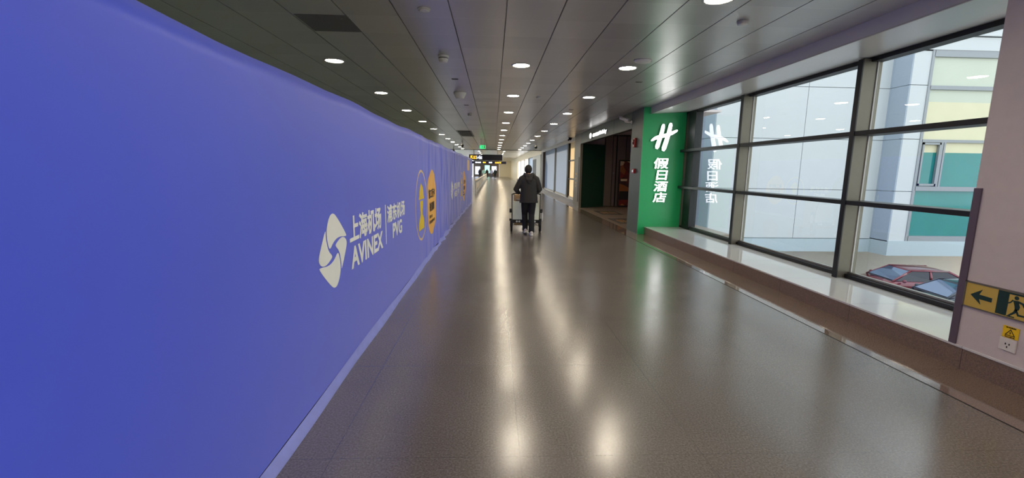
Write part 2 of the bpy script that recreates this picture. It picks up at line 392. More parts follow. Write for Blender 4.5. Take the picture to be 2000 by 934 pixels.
# post where the low ceiling ends, and white wall panels of the hall
obj('wall_post', bx(3.93, 4.5, 35.9, 37.15, 0.2, 3.2), M['brown'], kind='structure')

# ---------------------------------------------------------------- window walls
GX = 4.94; IX = 4.735
def window_bay(n, y0, y1, near_mullion=True, end=False, label=None):
    """glazing between y0 (near) and y1 (far): bottom rail, head, two transoms, three panes, near mullion"""
    w_ = bpy.data.objects.new('window_%d' % n, None); C.objects.link(w_); w_['kind'] = 'structure'
    zb, zt, r1, r2 = 0.2, 3.075, (1.205, 1.262), (2.108, 2.168)
    obj('bottom_rail', bx(GX - .10, GX + .05, y0, y1, zb, zb + .055, bev=.006), M['black'], w_)
    obj('glazing_bead', bx(GX - .055, GX - .012, y0, y1, zb + .055, zb + .085, bev=.006), M['steel'], w_)
    obj('head_rail', bx(GX - .10, GX + .05, y0, y1, zt - .035, zt + .04), M['black'], w_)
    for z0, z1 in (r1, r2):
        obj('transom', bx(IX - .005, GX + .05, y0, y1, z0, z1, bev=.004), M['black'], w_)
    ya = y0 + (.07 if near_mullion else 0)
    for z0, z1 in ((zb + .05, r1[0]), (r1[1], r2[0]), (r2[1], zt)):
        obj('pane', bx(GX, GX + .012, ya - .01, y1, z0 - .004, z1 + .004), M['glass'], w_)
    if near_mullion:
        m = obj('mullion', bx(IX, GX + .05, y0, y0 + .07, zb, zt, bev=.003), M['bronze'], w_)
        obj('mullion_cap', bx(IX - .012, IX + .004, y0 - .004, y0 + .074, zb, zt), M['black'], m)
        obj('gasket', bx(GX - .02, GX - .002, y0 - .012, y0, zb, zt), M['offw'], m)
    return w_
W1 = window_bay(1, 3.10, 5.83, near_mullion=False)
W2 = window_bay(2, 5.83, 8.61)
W3 = window_bay(3, 8.61, 11.385)
obj('mullion', bx(GX - .12, GX + .06, 10.81, 11.20, .2, 3.075, bev=.004), M['black'], W3)
obj('end_panel', bx(GX - .10, GX + .06, 11.20, 11.385, .2, 3.075), M['brown'], W3)
for i, (a, b) in enumerate(((-1.5, 1.3), (-4.3, -1.5), (-7.1, -4.3))): window_bay(4 + i, a, b)  # unseen bays behind the camera, added to light hoarding and ceiling
# far glazing beyond the hotel entrance
def far_bay(n, y0, y1, dark, frosty=True):
    w_ = bpy.data.objects.new('window_%d' % n, None); C.objects.link(w_); w_['kind'] = 'structure'
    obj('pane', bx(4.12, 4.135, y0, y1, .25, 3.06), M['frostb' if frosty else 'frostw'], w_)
    obj('bottom_rail', bx(4.06, 4.16, y0, y1, .2, .26), M['offw'], w_)
    obj('mullion', bx(4.0, 4.16, y0, y0 + (.4 if dark else .12), .2, 3.06), M['black' if dark else 'steel'], w_)
    return w_
far_bay(7, 29.6, 35.9, False); W8 = far_bay(8, 24.2, 29.6, True); far_bay(9, 21.0, 24.2, False, False)  # nearest bay: warm pane colour stands in for sunlight outside
for z in (1.15, 2.1): obj('transom', bx(4.04, 4.15, 21.1, 24.2, z, z + .06), M['black'], W8)
# hall glazing
for i, (y0, y1) in enumerate(((46.2, 53), (53, 60), (60, 68), (68, 76))):
    w_ = bpy.data.objects.new('window_%d' % (10 + i), None); C.objects.link(w_); w_['kind'] = 'structure'
    obj('pane', bx(4.2, 4.215, y0, y1, .14, 2.95), M['frost'], w_)
    obj('mullion', bx(4.08, 4.3, y0, y0 + .35, .14, 2.95), M['offw'], w_)
obj('wall_pier', bx(4.0, 4.4, 38.6, 42.2, .14, 2.95), M['offw'], kind='structure')
w_ = bpy.data.objects.new('window_14', None); C.objects.link(w_); w_['kind'] = 'structure'
obj('pane', bx(4.2, 4.215, 37.2, 38.6, .14, 2.95), M['glass_far'], w_)
d_ = obj('door_1', bx(4.02, 4.3, 42.2, 46.2, .0, 2.65), M['blackp'], kind='structure')
obj('door_handle', bx(3.98, 4.02, 43.0, 43.05, .9, 1.3), M['steel'], d_)
obj('trim_11', bx(4.02, 4.3, 42.2, 46.2, 2.65, 2.95), M['offw'], kind='structure')

# ================================================================== HOTEL ENTRANCE
YP = 11.39; XP = 3.756
p = thing('entrance_pillar', 'bright green clad pillar bearing the lit white lettering, at the end of the window ledge', 'pillar', (XP, YP, 0))
def loc(bm, t):
    bmesh.ops.translate(bm, verts=bm.verts[:], vec=-Vector(t.location)); return bm
obj('front_panel', loc(bx(XP, 4.84, YP, YP + .04, 0, HC), p), M['green'], p)
s_ = obj('side_panel', loc(bx(XP - .004, XP + .03, YP + .012, 12.33, 0, HC), p), M['portal'], p); s_['label'] = 'dark grey-green side panel'
obj('pillar_core', loc(bx(XP + .03, 5.05, YP + .04, 12.33, 0, HC), p), M['greend'], p)
obj('edge_strip', loc(bx(XP - .006, XP + .012, YP - .004, YP + .014, 0, HC), p), M['green'], p)
f = thing('entrance_fascia', 'dark grey-green fascia panel over the hotel entrance, carrying the small lit sign', 'fascia', (XP, 16, 2.76))
obj('panel', loc(bx(XP - .004, XP + .15, 12.34, 19.54, 2.765, HC - .004), f), M['portal'], f)
obj('edge_trim', loc(bx(XP - .008, XP + .15, 12.34, 19.54, 2.75, 2.765), f), M['blackp'], f)
for y in (14.2, 17.0): obj('panel_joint', loc(bx(XP - .0055, XP, y, y + .012, 2.77, HC), f), M['blackp'], f)
j = thing('entrance_jamb', 'grey stone jamb with small yellow stickers at the far side of the hotel entrance', 'jamb', (XP, 20.2, 0))
obj('stone_facing', loc(bx(XP - .004, XP + .1, 19.55, 20.95, 0, HC), j), M['stone'], j)
obj('slot', loc(bx(XP - .012, XP, 19.72, 19.86, .25, 2.2), j), M['blackp'], j)
for z in (1.42, 1.22, 1.02, .88): obj('sticker', loc(bx(XP - .008, XP - .003, 20.3, 20.42, z, z + .09), j), M['yellow'], j)
# recessed lobby
def quad_wall(name, x0, y0, x1, y1, z0, z1, t, mat, parent=None, kind=None):
    d = Vector((x1 - x0, y1 - y0, 0)).normalized(); n = Vector((-d.y, d.x, 0)) * t
    bm = B(); prism(bm, [(x0, y0), (x1, y1), (x1 + n.x, y1 + n.y), (x0 + n.x, y0 + n.y)], lambda u, v, tt: (u, v, tt), z0, z1)
    return obj(name, bm, mat, parent, kind=kind)
g = tag(quad_wall('green_wall_panel', 3.87, 19.58, 5.06, 20.42, 0, 2.77, .04, M['greend']), 'very dark green wall panel inside the hotel entrance, left of the door panels', 'wall panel')
obj('wall_lobby_back', bx(3.9, 6.4, 20.55, 20.75, 0, 3.3), M['wall'], kind='structure')
obj('wall_lobby_side', bx(6.2, 6.35, 14.0, 20.55, 0, 3.3), M['wall'], kind='structure')
obj('wall_lobby_return', bx(5.05, 6.35, 13.9, 14.05, 0, 3.3), M['wall'], kind='structure')
obj('wall_lobby_near', bx(5.05, 5.2, 11.42, 14.0, 0, 3.3), M['wall'], kind='structure')
obj('ceiling_lobby', bx(XP + .15, 6.2, 12.33, 20.55, 3.24, 3.3), M['wall'], kind='structure')
dp = thing('sliding_door', 'taupe panelled doors with dark gaps at the back of the hotel lobby', 'door', (5.5, 20.5, 0))
for k, (a, b) in enumerate(((5.07, 5.40), (5.435, 5.56), (5.62, 6.0), (6.03, 6.19))):
    d = obj('door_leaf', loc(bx(a, b, 20.44, 20.5, .02, 3.18, bev=.004), dp), M['doorp'], dp)
    if k == 1: obj('lock_plate', loc(bx(5.45, 5.51, 20.43, 20.442, 1.48, 1.56), dp), M['steel'], d)
obj('door_backing', loc(bx(5.05, 6.2, 20.5, 20.545, 0, 3.22), dp), M['dark'], dp)
# food poster board
pm, pnt, pb = new_mat('food_poster')
tc = node(pnt, 'ShaderNodeTexCoord'); vo = node(pnt, 'ShaderNodeTexVoronoi'); vo.inputs['Scale'].default_value = 3.2
rp = node(pnt, 'ShaderNodeValToRGB'); rp.color_ramp.interpolation = 'CONSTANT'
for i_, (ps, c_) in enumerate(((0, rgb(120, 30, 20)), (.3, rgb(150, 84, 30)), (.5, rgb(90, 30, 24)), (.68, rgb(190, 130, 60)), (.82, rgb(60, 26, 20)), (.93, rgb(200, 170, 130)))):
    e = rp.color_ramp.elements[0] if i_ == 0 else rp.color_ramp.elements.new(ps)
    e.position = ps; e.color = (*c_, 1)
sv = node(pnt, 'ShaderNodeSeparateColor')
pnt.links.new(tc.outputs['Object'], vo.inputs['Vector']); pnt.links.new(vo.outputs['Color'], sv.inputs[0]); pnt.links.new(sv.outputs[0], rp.inputs[0])
pnt.links.new(rp.outputs[0], pb.inputs['Base Color']); pb.inputs['Roughness'].default_value = .3
ps = thing('poster_board', 'black framed food poster board standing in the hotel lobby', 'poster', (5.95, 20.25, 0))
obj('frame', loc(bx(5.66, 6.18, 20.2, 20.28, 0.02, 2.12, bev=.01), ps), M['blackp'], ps)
obj('print', loc(bx(5.71, 6.14, 20.194, 20.2, .08, 2.06), ps), pm, ps)
obj('caption_panel', loc(bx(5.72, 6.13, 20.19, 20.194, .34, .72), ps), M['blackp'], ps)
obj('headline', loc(bx(5.76, 6.05, 20.19, 20.194, 1.18, 1.27), ps), M['print_c'], ps)
for nm, (y, xx), lab in (('a', (17.3, 4.5), 'dark patterned floor mat nearer the back of the hotel lobby'), ('b', (14.4, 4.35), 'dark patterned floor mat nearer the green pillar')):
    t = thing('floor_mat', lab, 'mat', (xx, y, .0015))
    obj('mat_base', bx(-.42, .42, -.8, .8, 0, .004), mk('mat_cloth' + nm, rgb(70, 62, 54), .9, var=.3, scale=8), t)
    bm = B()
    text(bm, '假日', lambda u, v, tt: (u, v, tt), -.3, .3, -.4, .4, .0045, bold=.03)
    decal('lettering', bm, M['print_b'], t)

# lit lettering on the pillar
def on_pillar(u, v, t): return (u, YP - t, v)
def stroke(bm, pts, wid, fn, t0, t1):
    """ribbon with varying width along a polyline, extruded"""
    L, Rr = [], []
    for i, (x, z) in enumerate(pts):
        a = pts[max(0, i - 1)]; b = pts[min(len(pts) - 1, i + 1)]
        dx, dz = b[0] - a[0], b[1] - a[1]; l = math.hypot(dx, dz)
        nx, nz = -dz / l, dx / l; wd = wid[i] / 2
        L.append((x + nx * wd, z + nz * wd)); Rr.append((x - nx * wd, z - nz * wd))
    return prism(bm, chaikin(L + Rr[::-1], 1), fn, t0, t1)
def lit_front(o, n):
    o.data.materials.append(M['signedge'])
    dd = [v.co.dot(Vector(n)) for v in o.data.vertices]; lim = max(dd) - .35 * (max(dd) - min(dd))
    for p_ in o.data.polygons: p_.material_index = 0 if p_.center.dot(Vector(n)) > lim else 1
    return o
sg = thing('illuminated_sign', 'glowing white brush-stroke emblem above four Chinese characters on the green pillar', 'sign', (4.27, YP, .8))
bm = B()
stroke(bm, [(4.245, 2.79), (4.215, 2.6), (4.16, 2.4), (4.10, 2.18)], [.085, .095, .10, .105], on_pillar, .03, .06)
stroke(bm, [(4.43, 2.82), (4.40, 2.62), (4.34, 2.38), (4.27, 2.13)], [.09, .10, .11, .115], on_pillar, .03, .06)
stroke(bm, [(3.95, 2.375), (4.08, 2.46), (4.28, 2.505), (4.45, 2.56), (4.61, 2.645)], [.045, .085, .08, .085, .05], on_pillar, .03, .061)
lit_front(obj('emblem', loc(bm, sg), M['sign'], sg), (0, -1, 0))
for ch, x0, x1, z0, z1 in (('假', 4.06, 4.44, 1.69, 1.955), ('日', 4.15, 4.42, 1.405, 1.645), ('酒', 4.10, 4.44, 1.115, 1.375), ('店', 4.10, 4.43, .835, 1.09)):
    bm = B(); text(bm, ch, on_pillar, x0, x1, z0, z1, .03, .06, bold=.015, shear=.10)
    lit_front(obj('character', loc(bm, sg), M['sign'], sg), (0, -1, 0))
for x, z in ((4.15, 2.5), (4.36, 2.5), (4.2, 1.8), (4.25, 1.5), (4.25, 1.2), (4.25, .97)):
    obj('standoff', loc(bx(x - .01, x + .01, YP - .035, YP, z - .01, z + .01), sg), M['steel'], sg)
# small lit sign on the fascia
def on_fascia(u, v, t): return (XP - .004 - t, -u, v)
fs = thing('fascia_sign', 'small glowing white sign of leaf emblem and lettering on the fascia over the entrance', 'sign', (XP, 16.2, 2.9))
bm = B(); prism(bm, chaikin([(-17.62, 2.93), (-17.35, 3.07), (-17.1, 2.93), (-17.35, 2.80)], 2), on_fascia, .03, .055)
lit_front(obj('emblem', loc(bm, fs), M['sign'], fs), (-1, 0, 0))
bm = B(); text(bm, '假日酒店', on_fascia, -17.0, -16.05, 2.86, 2.985, .03, .05, bold=.02)
text(bm, 'Holiday', on_fascia, -15.98, -14.95, 2.83, 3.0, .03, .05, bold=.02)
lit_front(obj('lettering', loc(bm, fs), M['sign'], fs), (-1, 0, 0))
bm = B(); box(bm, XP - .035, XP - .004, 15.0, 17.6, 2.905, 2.925)
obj('mounting_rail', loc(bm, fs), M['blackp'], fs)
# cctv camera on the fascia
cc = thing('security_camera', 'white bracket-mounted security camera at the top of the entrance corner beside the pillar', 'camera', (XP - .004, 12.35, 2.93))
obj('wall_plate', lathe(B(), [(.05, 0), (.05, -.02), (.03, -.03)], axis='x'), M['white'], cc, True)
obj('bracket', tube(B(), [(-.02, 0, 0), (-.10, 0.04, 0), (-.15, .12, .02), (-.15, .2, .07)], .018, ref=(0, 0, 1)), M['white'], cc, True)
bm = tube(B(), [(-.10, .07, .055), (-.20, .42, .15)], .042, 16, ref=(0, 0, 1)); h = obj('camera_housing', bm, M['white'], cc, True)
obj('lens', tube(B(), [(-.20, .42, .15), (-.212, .462, .161)], .03, 14, ref=(0, 0, 1), round_ends=False), M['blackp'], h)
obj('sun_shield', tube(B(), [(-.09, .05, .085), (-.215, .47, .20)], [(.012, .055)] * 2, 14, ref=(0, 0, 1), round_ends=False), M['white'], cc)
dc = thing('dome_camera', 'dark security camera on the ceiling edge above the far jamb', 'camera', (3.74, 22.2, HC))
obj('base', lathe(B(), [(.09, 0), (.09, -.03), (.07, -.04)]), M['blackp'], dc, True); obj('dome', ball(B(), (0, 0, -.06), .075), M['blackp'], dc, True)
obj('lens_barrel', tube(B(), [(0, 0, -.07), (-.1, -.08, -.12)], .04), M['blackp'], dc, True)
# fire alarm and call point on the pillar's side
fa = thing('fire_alarm', 'red fire alarm beacon high on the dark side of the pillar', 'fire alarm', (XP - .004, 11.95, 2.38))
obj('case', bx(-.05, 0, -.09, .09, -.14, .10, bev=.012), M['red'], fa); obj('beacon', ball(B(), (-.055, 0, .0), (.03, .05, .07)), M['carred'], fa, True)
obj('strobe_window', bx(-.062, -.05, -.02, .02, -.12, -.07), M['outlet'], fa)
cp = thing('call_point', 'small red fire call point on the dark side of the pillar below the beacon', 'call point', (XP - .004, 11.92, 1.62))
obj('case', bx(-.045, 0, -.1, .1, -.06, .06, bev=.01), M['red'], cp); obj('push_plate', bx(-.05, -.044, -.05, .05, -.03, .03), M['carred'], cp)

# ================================================================== BLUE HOARDING
Y0, Y1 = -6.0, 22.3
def sm(a, b, x):
    t = max(0, min(1, (x - a) / (b - a))); return t * t * (3 - 2 * t)
def bx_x(y, z):
    x = -1.15 + (0.0118 * (y - 13) if y > 13 else 0)
    k = sm(6.0, 10, y) * (1 - sm(21, 22.2, y))
    n1 = mnoise.noise(Vector((y * 2.6 + .5 * z, z * .55, 3.1))); n2 = mnoise.noise(Vector((y * 6.5 - .9 * z, z * .8, 9.4))); n3 = mnoise.noise(Vector((y * 1.1 + z * 1.3, z * 1.5, 1.7)))
    x += k * (.024 * n1 + .010 * n2 + .016 * n3 + .012 * (1 - sm(.1, .7, z)) * n2)
    return x
def ztop(y): return 2.12 + .008 * math.sin(2.1 * y) + .004 * math.sin(5.3 * y) - .012 * sm(12, 22, y)
hd = thing('hoarding', 'long tall blue fabric hoarding with white airport lettering along the corridor', 'hoarding', (-1.15, 8, 0))
bm = B()
ys = [Y0 + .25 * i for i in range(int((4.0 - Y0) / .25))] + [4.0 + .1 * i for i in range(20)] + [6.0 + .045 * i for i in range(int((Y1 - 6.0) / .045) + 1)]
zs = [i / 26 for i in range(27)]
g0 = [[bm.verts.new((bx_x(y, .07 + (ztop(y) - .07) * t), y, .07 + (ztop(y) - .07) * t)) for t in zs] for y in ys]
for a, b in zip(g0, g0[1:]):
    for i in range(26): bm.faces.new((a[i], b[i], b[i + 1], a[i + 1]))
# wrap over the top and down the back, and round the end
bk = [[bm.verts.new((-1.24 + (0.0118 * (y - 13) if y > 13 else 0), y, zz)) for zz in (ztop(y), .0)] for y in ys]
for (a, c), (b, d) in zip(zip(g0, bk), zip(g0[1:], bk[1:])):
    bm.faces.new((a[26], b[26], d[0], c[0])); bm.faces.new((c[0], d[0], d[1], c[1]))
e = g0[-1]; bm.faces.new([*e, bk[-1][0], bk[-1][1]])
e = g0[0]; bm.faces.new([*e[::-1], bk[0][1], bk[0][0]])
bn = obj('banner', loc(bm, hd), M['fabric'], hd, True)
# pale hem flaring on to the floor
bm = B(); hy = [Y0 + .12 * i for i in range(int((Y1 - Y0) / .12) + 1)]
rows = []
for y in hy:
    xb = bx_x(y, .07); o_ = .032 + .006 * math.sin(3.1 * y) + sm(7, 10, y) * .012 * math.sin(8.7 * y)
    zt_ = .075 + .008 * math.sin(1.9 * y) + sm(7, 10, y) * .02 * math.sin(5.3 * y)
    rows.append([bm.verts.new(p_) for p_ in ((xb + .003, y, zt_), (xb + o_ * .4, y, .04), (xb + o_, y, .004), (xb + o_, y, .001), (xb - .02, y, .001))])
for a, b in zip(rows, rows[1:]):
    for i in range(4): bm.faces.new((a[i], b[i], b[i + 1], a[i + 1]))
hm = obj('hem', loc(bm, hd), M['hem'], hd, True); hm['label'] = 'pale lavender hem along the floor'
# support frame behind the cloth
bm = B()
for k in range(10):
    y = -5 + 2.9 * k; box(bm, -1.36, -1.30, y, y + .06, 0, 2.1)
box(bm, -1.30, -1.26, -5.0, 21.2, 2.02, 2.08); box(bm, -1.30, -1.26, -5.0, 21.2, .3, .36)
obj('support_frame', loc(bm, hd), M['steel'], hd)
def on_hoard(u, v, t): return (bx_x(u, v) + .002 + t - hd.location.x, u - hd.location.y, v)
def cut(poly, fn, bm, step=.08):
    """flat print that follows the cloth: grid-cut filled outline"""
    vs = [bm.verts.new((u, v, 0)) for u, v in poly]; bm.faces.new(vs)
    us = [p_[0] for p_ in poly]; vv = [p_[1] for p_ in poly]
    for ax, lo, hi in ((0, min(us), max(us)), (1, min(vv), max(vv))):
        t = lo + step
        while t < hi - 1e-3:
            co = (t, 0, 0) if ax == 0 else (0, t, 0); no = (1, 0, 0) if ax == 0 else (0, 1, 0)
            bmesh.ops.bisect_plane(bm, geom=bm.verts[:] + bm.edges[:] + bm.faces[:], plane_co=co, plane_no=no)
            t += step
    return bm
def conform(bm, off=0.0):
    for v in bm.verts: v.co = on_hoard(v.co.x, v.co.y, off + v.co.z)
    return bm
def emblem(bm, s0, s1, z0, z1):
    cx, cz = (s0 + s1) / 2, (z0 + z1) / 2
    ra = [(155, 345), (175, 270), (200, 240), (230, 262), (322, 470), (312, 482), (250, 457), (205, 480), (170, 540), (157, 480), (151, 400)]
    lb = [(146, 350), (86, 555), (88, 602), (108, 640), (140, 649), (182, 614), (190, 596), (162, 545), (150, 480), (144, 410)]
    for po in (ra, lb):
        for sg_ in (1, -1):
            q = [(cx + sg_ * (x - 203) / 119 * (s1 - s0) / 2, cz + sg_ * (560 - y) / 318 * (z1 - z0) / 2) for x, y in po]
            b2 = B(); cut(chaikin(q, 2), None, b2, .15); me = bpy.data.meshes.new('e'); b2.to_mesh(me); b2.free(); bm.from_mesh(me); bpy.data.meshes.remove(me)
    return bm
flat = lambda u, v, t: (u, v, t)
def print_text(bm, s, u0, u1, v0, v1, bold=.034):
    return text(bm, s, flat, u0, u1, v0, v1, bold=bold)
def worker(bm, c, k):
    cx, cz = c
    hel = [(-.27, .10), (-.25, .135), (-.21, .14), (-.19, .22), (-.12, .30), (-.04, .335), (-.03, .35), (.03, .35), (.04, .335), (.12, .30), (.19, .22), (.21, .14), (.25, .135), (.27, .10)]
    body = [(-.15, .075), (-.14, -.02), (-.09, -.09), (-.085, -.15), (-.2, -.2), (-.26, -.27), (-.27, -.39), (.27, -.39), (.26, -.27), (.2, -.2), (.085, -.15), (.09, -.09), (.14, -.02), (.15, .075)]
    for po in (hel, body):
        b2 = B(); cut([(cx + u * k, cz + v * k) for u, v in po], None, b2, .12); me = bpy.data.meshes.new('e'); b2.to_mesh(me); b2.free(); bm.from_mesh(me); bpy.data.meshes.remove(me)
    return bm
def ring(bm, c, r0, r1, n=56):
    a = [bm.verts.new((u, v, 0)) for u, v in circle(c, r0, n)]; b = [bm.verts.new((u, v, 0)) for u, v in circle(c, r1, n)]
    for i in range(n): bm.faces.new((a[i], b[i], b[(i + 1) % n], a[(i + 1) % n]))
    return bm
def print_set(e, t1_, t2_, bar, t3_, t4_, rc, oc, far=False):
    q = ' of the second print' if far else ''
    def P(name, bm, mat, lab, off=0.0): decal(name, conform(bm, off), mat, bn, lab)
    P('printed_emblem', emblem(B(), *e), M['print_w'], 'white diamond swirl emblem' + q)
    for tx, bb_, lab in (('上海机场', t1_, 'large white Chinese lettering beside the diamond emblem'), ('AVINEX', t2_, 'large white Latin lettering beside the diamond emblem')):
        P('printed_lettering', print_text(B(), tx, *bb_), M['print_w'], lab + q)
    b_ = B(); cut([(bar[0], bar[2]), (bar[1], bar[2]), (bar[1], bar[3]), (bar[0], bar[3])], None, b_, .1)
    P('printed_bar', b_, M['print_w'], 'thin white dividing bar' + q)
    for tx, bb_, lab in (('浦东机场', t3_, 'smaller white Chinese lettering right of the bar'), ('PVG', t4_, 'smaller white Latin lettering right of the bar')):
        P('printed_lettering', print_text(B(), tx, *bb_), M['print_w'], lab + q)
    P('printed_ring', ring(B(), (rc[0], rc[1]), rc[2] - .035, rc[2]), M['print_c'], 'cream ring outline' + q)
    P('printed_worker', worker(B(), (rc[0], rc[1]), rc[2] / .565), M['print_y'], 'yellow helmeted worker silhouette' + q)
    b_ = B(); cut(circle(oc[:2], oc[2], 64), None, b_, .06); P('printed_disc', b_, M['print_o'], 'solid orange disc' + q)
    k = oc[2] / .6
    for tx, a, b, c, d, bo in (('施工进行中', -.42, .40, .08, .25, .03), ('敬请谅解', -.34, .32, -.16, .01, .03), ('带来不便', -.34, -.02, -.28, -.22, .012), ('感谢您的理解与支持', -.36, .36, -.38, -.32, .012)):
        P('printed_lettering', print_text(B(), tx, oc[0] + a * k, oc[0] + b * k, oc[1] + c * k, oc[1] + d * k, bo), M['print_d'], 'dark line of lettering on the orange disc' + q, .003)
print_set((2.95, 3.54, .727, 1.276), (3.61, 4.64, .985, 1.215), (3.625, 4.685, .775, .957), (4.82, 4.85, .787, 1.212), (4.90, 5.88, 1.0, 1.2), (5.15, 5.68, .80, .975), (7.25, 1.016, .565), (8.52, .98, .605))
print_set((12.4, 13.0, .75, 1.27), (13.1, 14.05, .98, 1.2), (13.1, 14.1, .775, .955), (14.2, 14.23, .79, 1.2), (14.3, 15.2, 1.0, 1.19), (14.5, 15.0, .80, .97), (16.0, 1.0, .5), (17.1, .98, .56), True)
b_ = B(); cut([(18.9, 1.55), (20.2, 1.55), (20.2, 2.0), (18.9, 2.0)], None, b_, .05)
decal('printed_patch', conform(b_), M['print_c'], bn, 'pale cream patch near the far end')

# ================================================================== CEILING FITTINGS
def ordinal(n): return ['first', 'second', 'third', 'fourth', 'fifth', 'sixth', 'seventh', 'eighth', 'ninth', 'tenth', 'eleventh', 'twelfth', 'thirteenth', 'fourteenth'][n]
dl0 = thing('recessed_downlight', 'x', 'ceiling light', (0, 0, HC), 0, 'round recessed downlights in the panel ceiling')
obj('trim_ring', lathe(B(), [(.152, 0), (.150, -.008), (.132, -.010), (.124, -.004), (.122, .02)], n=36), M['offw'], dl0, True)
obj('lens', lathe(B(), [(.128, -.003), (.10, -.0075), (.05, -.009), (1e-7, -.0095)], n=36), M['lamp'], dl0, True)
rows = ((-2.42, 'nearest the blue hoarding'), (0.42, 'down the middle of the ceiling'), (2.08, 'nearest the windows'))
first = True
for xx, nm in rows:
    cnt = 0
    for k in range(-4, 12):  # rows carried on unseen behind the camera for their light
        y = 4.36 + 2.87 * k
        vis = y > 7 or (xx > 2 and y > 4)
        lab = ('round recessed downlight, %s from the camera in the row %s' % (ordinal(cnt), nm)) if vis else 'unseen recessed downlight kept for its light, %s towards the photographer, row %s' % (ordinal(max(0, -k)), nm)
        if vis: cnt += 1
        if first: dl0.location = (xx, y, HC); dl0['label'] = lab; first = False
        else: dup(dl0, (xx, y, HC), lab)
# hall downlights: unseen rows added to brighten the far hall
hl = None
for side, xx in (('left', -1.6), ('right', 1.2)):
    for k in range(12):
        y = 40.5 + 5.2 * k
        lab = 'added light in the taller hall, %s away in its %s-hand row' % (ordinal(k), side)
        if hl is None:
            hl = thing('recessed_downlight', lab, 'ceiling light', (xx, y, 3.62), 0, 'added lights brightening the far hall')
            for ch in dl0.children:
                c = ch.copy(); C.objects.link(c); c.parent = hl
                if ch.name.startswith('lens'): c.data = ch.data.copy(); c.data.materials[0] = M['hall_fill']
        else: dup(hl, (xx, y, 3.62), lab)
# access panel, detectors, vents
t = thing('access_panel', 'darker square access panel in the ceiling above the hoarding', 'access panel', (-1.85, 5.43, HC - .002))
obj('panel_sheet', bx(-.275, .275, -.29, .29, -.002, .002), mk('panel_grey', rgb(104, 104, 104), .5, .2), t); obj('latch', lathe(B(), [(.012, -.002), (.012, -.006)], (.2, -.2, 0), 12), M['steel'], t)
def detector(x, y, lab, r=.07, h=.075):
    t = thing('smoke_detector', lab, 'smoke detector', (x, y, HC))
    obj('base', lathe(B(), [(r, 0), (r, -.02), (r * .95, -.025)]), M['white'], t, True)
    obj('chamber', lathe(B(), [(r * .8, -.024), (r * .86, -.05), (r * .7, -h), (r * .3, -h - .008), (0.0001, -h - .008)]), M['white'], t, True)
    obj('vent_slot', lathe(B(), [(r * .865, -.036), (r * .868, -.044)], n=24), M['blackp'], t)
    return t
detector(-.725, 6.75, 'white domed smoke detector left of the middle light row, nearest the camera', .08, .09)
detector(-.70, 13.5, 'small white smoke detector left of the middle light row, farther down the ceiling', .06, .06)
def disc(x, y, r, lab, h=.02, rx=1.0):
    t = thing('ceiling_disc', lab, 'ceiling fitting', (x, y, HC))
    obj('rim', lathe(B(), [(r, 0), (r, -h * .5), (r * .85, -h)]), M['offw'], t, True)
    obj('cover', lathe(B(), [(r * .85, -h), (r * .4, -h * 1.1), (0.0001, -h * 1.1)]), M['white'], t, True)
disc(-.714, 4.87, .065, 'flat grey ceiling disc near the top edge, left of the middle light row')
disc(2.637, 4.95, .06, 'flat white ceiling disc beside the window beam', .035)
disc(.99, 10.25, .05, 'small white ceiling disc between the middle and window light rows', .03)
t = thing('wireless_unit', 'off-white tapered unit hanging under the ceiling left of the middle light row', 'ceiling unit', (-.715, 9.85, HC))
bm = B(); lathe(bm, [(.13, 0), (.13, -.02), (.085, -.12), (.078, -.125), (.0001, -.125)], n=24); obj('shell', bm, M['white'], t, True)
obj('base_ring', lathe(B(), [(.135, 0), (.135, -.008)], n=24), M['offw'], t)
t = thing('dome_sensor', 'white oval dome sensor on the ceiling beside the first window-side light', 'ceiling sensor', (2.15, 6.72, HC))
bm = lathe(B(), [(.10, 0), (.10, -.012), (.085, -.03), (.05, -.042), (.0001, -.045)], n=24); bmesh.ops.scale(bm, vec=(1.3, 1, 1), verts=bm.verts[:]); obj('cover', bm, M['white'], t, True)
obj('sensor_window', bx(.09, .13, -.03, .03, -.03, -.008, bev=.006), M['outlet'], t)
for x, y, lab in ((2.606, 8.3, 'small dark slot in the ceiling beyond the window-side dome sensor'), (-.70, 8.42, 'small dark slot in the ceiling between the smoke detector and the tapered unit'), (-.69, 11.7, 'small dark slot in the ceiling beyond the tapered unit'), (2.04, 12.15, 'small dark slot in the ceiling behind the second window-side light')):
    t = thing('ceiling_slot', lab, 'ceiling slot', (x, y, HC)); obj('slot_frame', bx(-.06, .06, -.035, .035, -.006, 0), M['steel'], t); obj('slot_opening', bx(-.05, .05, -.025, .025, -.0075, -.005), M['blackp'], t)
t = thing('ceiling_vent', 'dark louvred air vent in the ceiling near the far end of the hoarding', 'vent', (-1.25, 20.9, HC))
obj('frame', bx(-.32, .32, -1.6, 1.6, -.008, 0), M['portal'], t)
for k in range(4): obj('slat', bx(-.26, .26, -1.4 + .8 * k, -1.02 + .8 * k, -.022, -.007), M['blackp'], t)
for x, y, lab in ((-1.865, 27.5, 'small dark dome camera hanging left beyond the hoarding, nearer one'), (-2.96, 34.1, 'small dark dome camera hanging left beyond the hoarding, farther one'), (2.597, 27.8, 'small dark dome camera hanging under the ceiling right of the window light row')):
    t = thing('dome_camera', lab, 'camera', (x, y, HC)); obj('stem', lathe(B(), [(.025, 0), (.025, -.14)], n=10), M['offw'], t); obj('dome', ball(B(), (0, 0, -.2), (.085, .085, .1), 12), M['blackp'], t, True); obj('collar', lathe(B(), [(.06, -.12), (.09, -.16)], n=14), M['offw'], t)
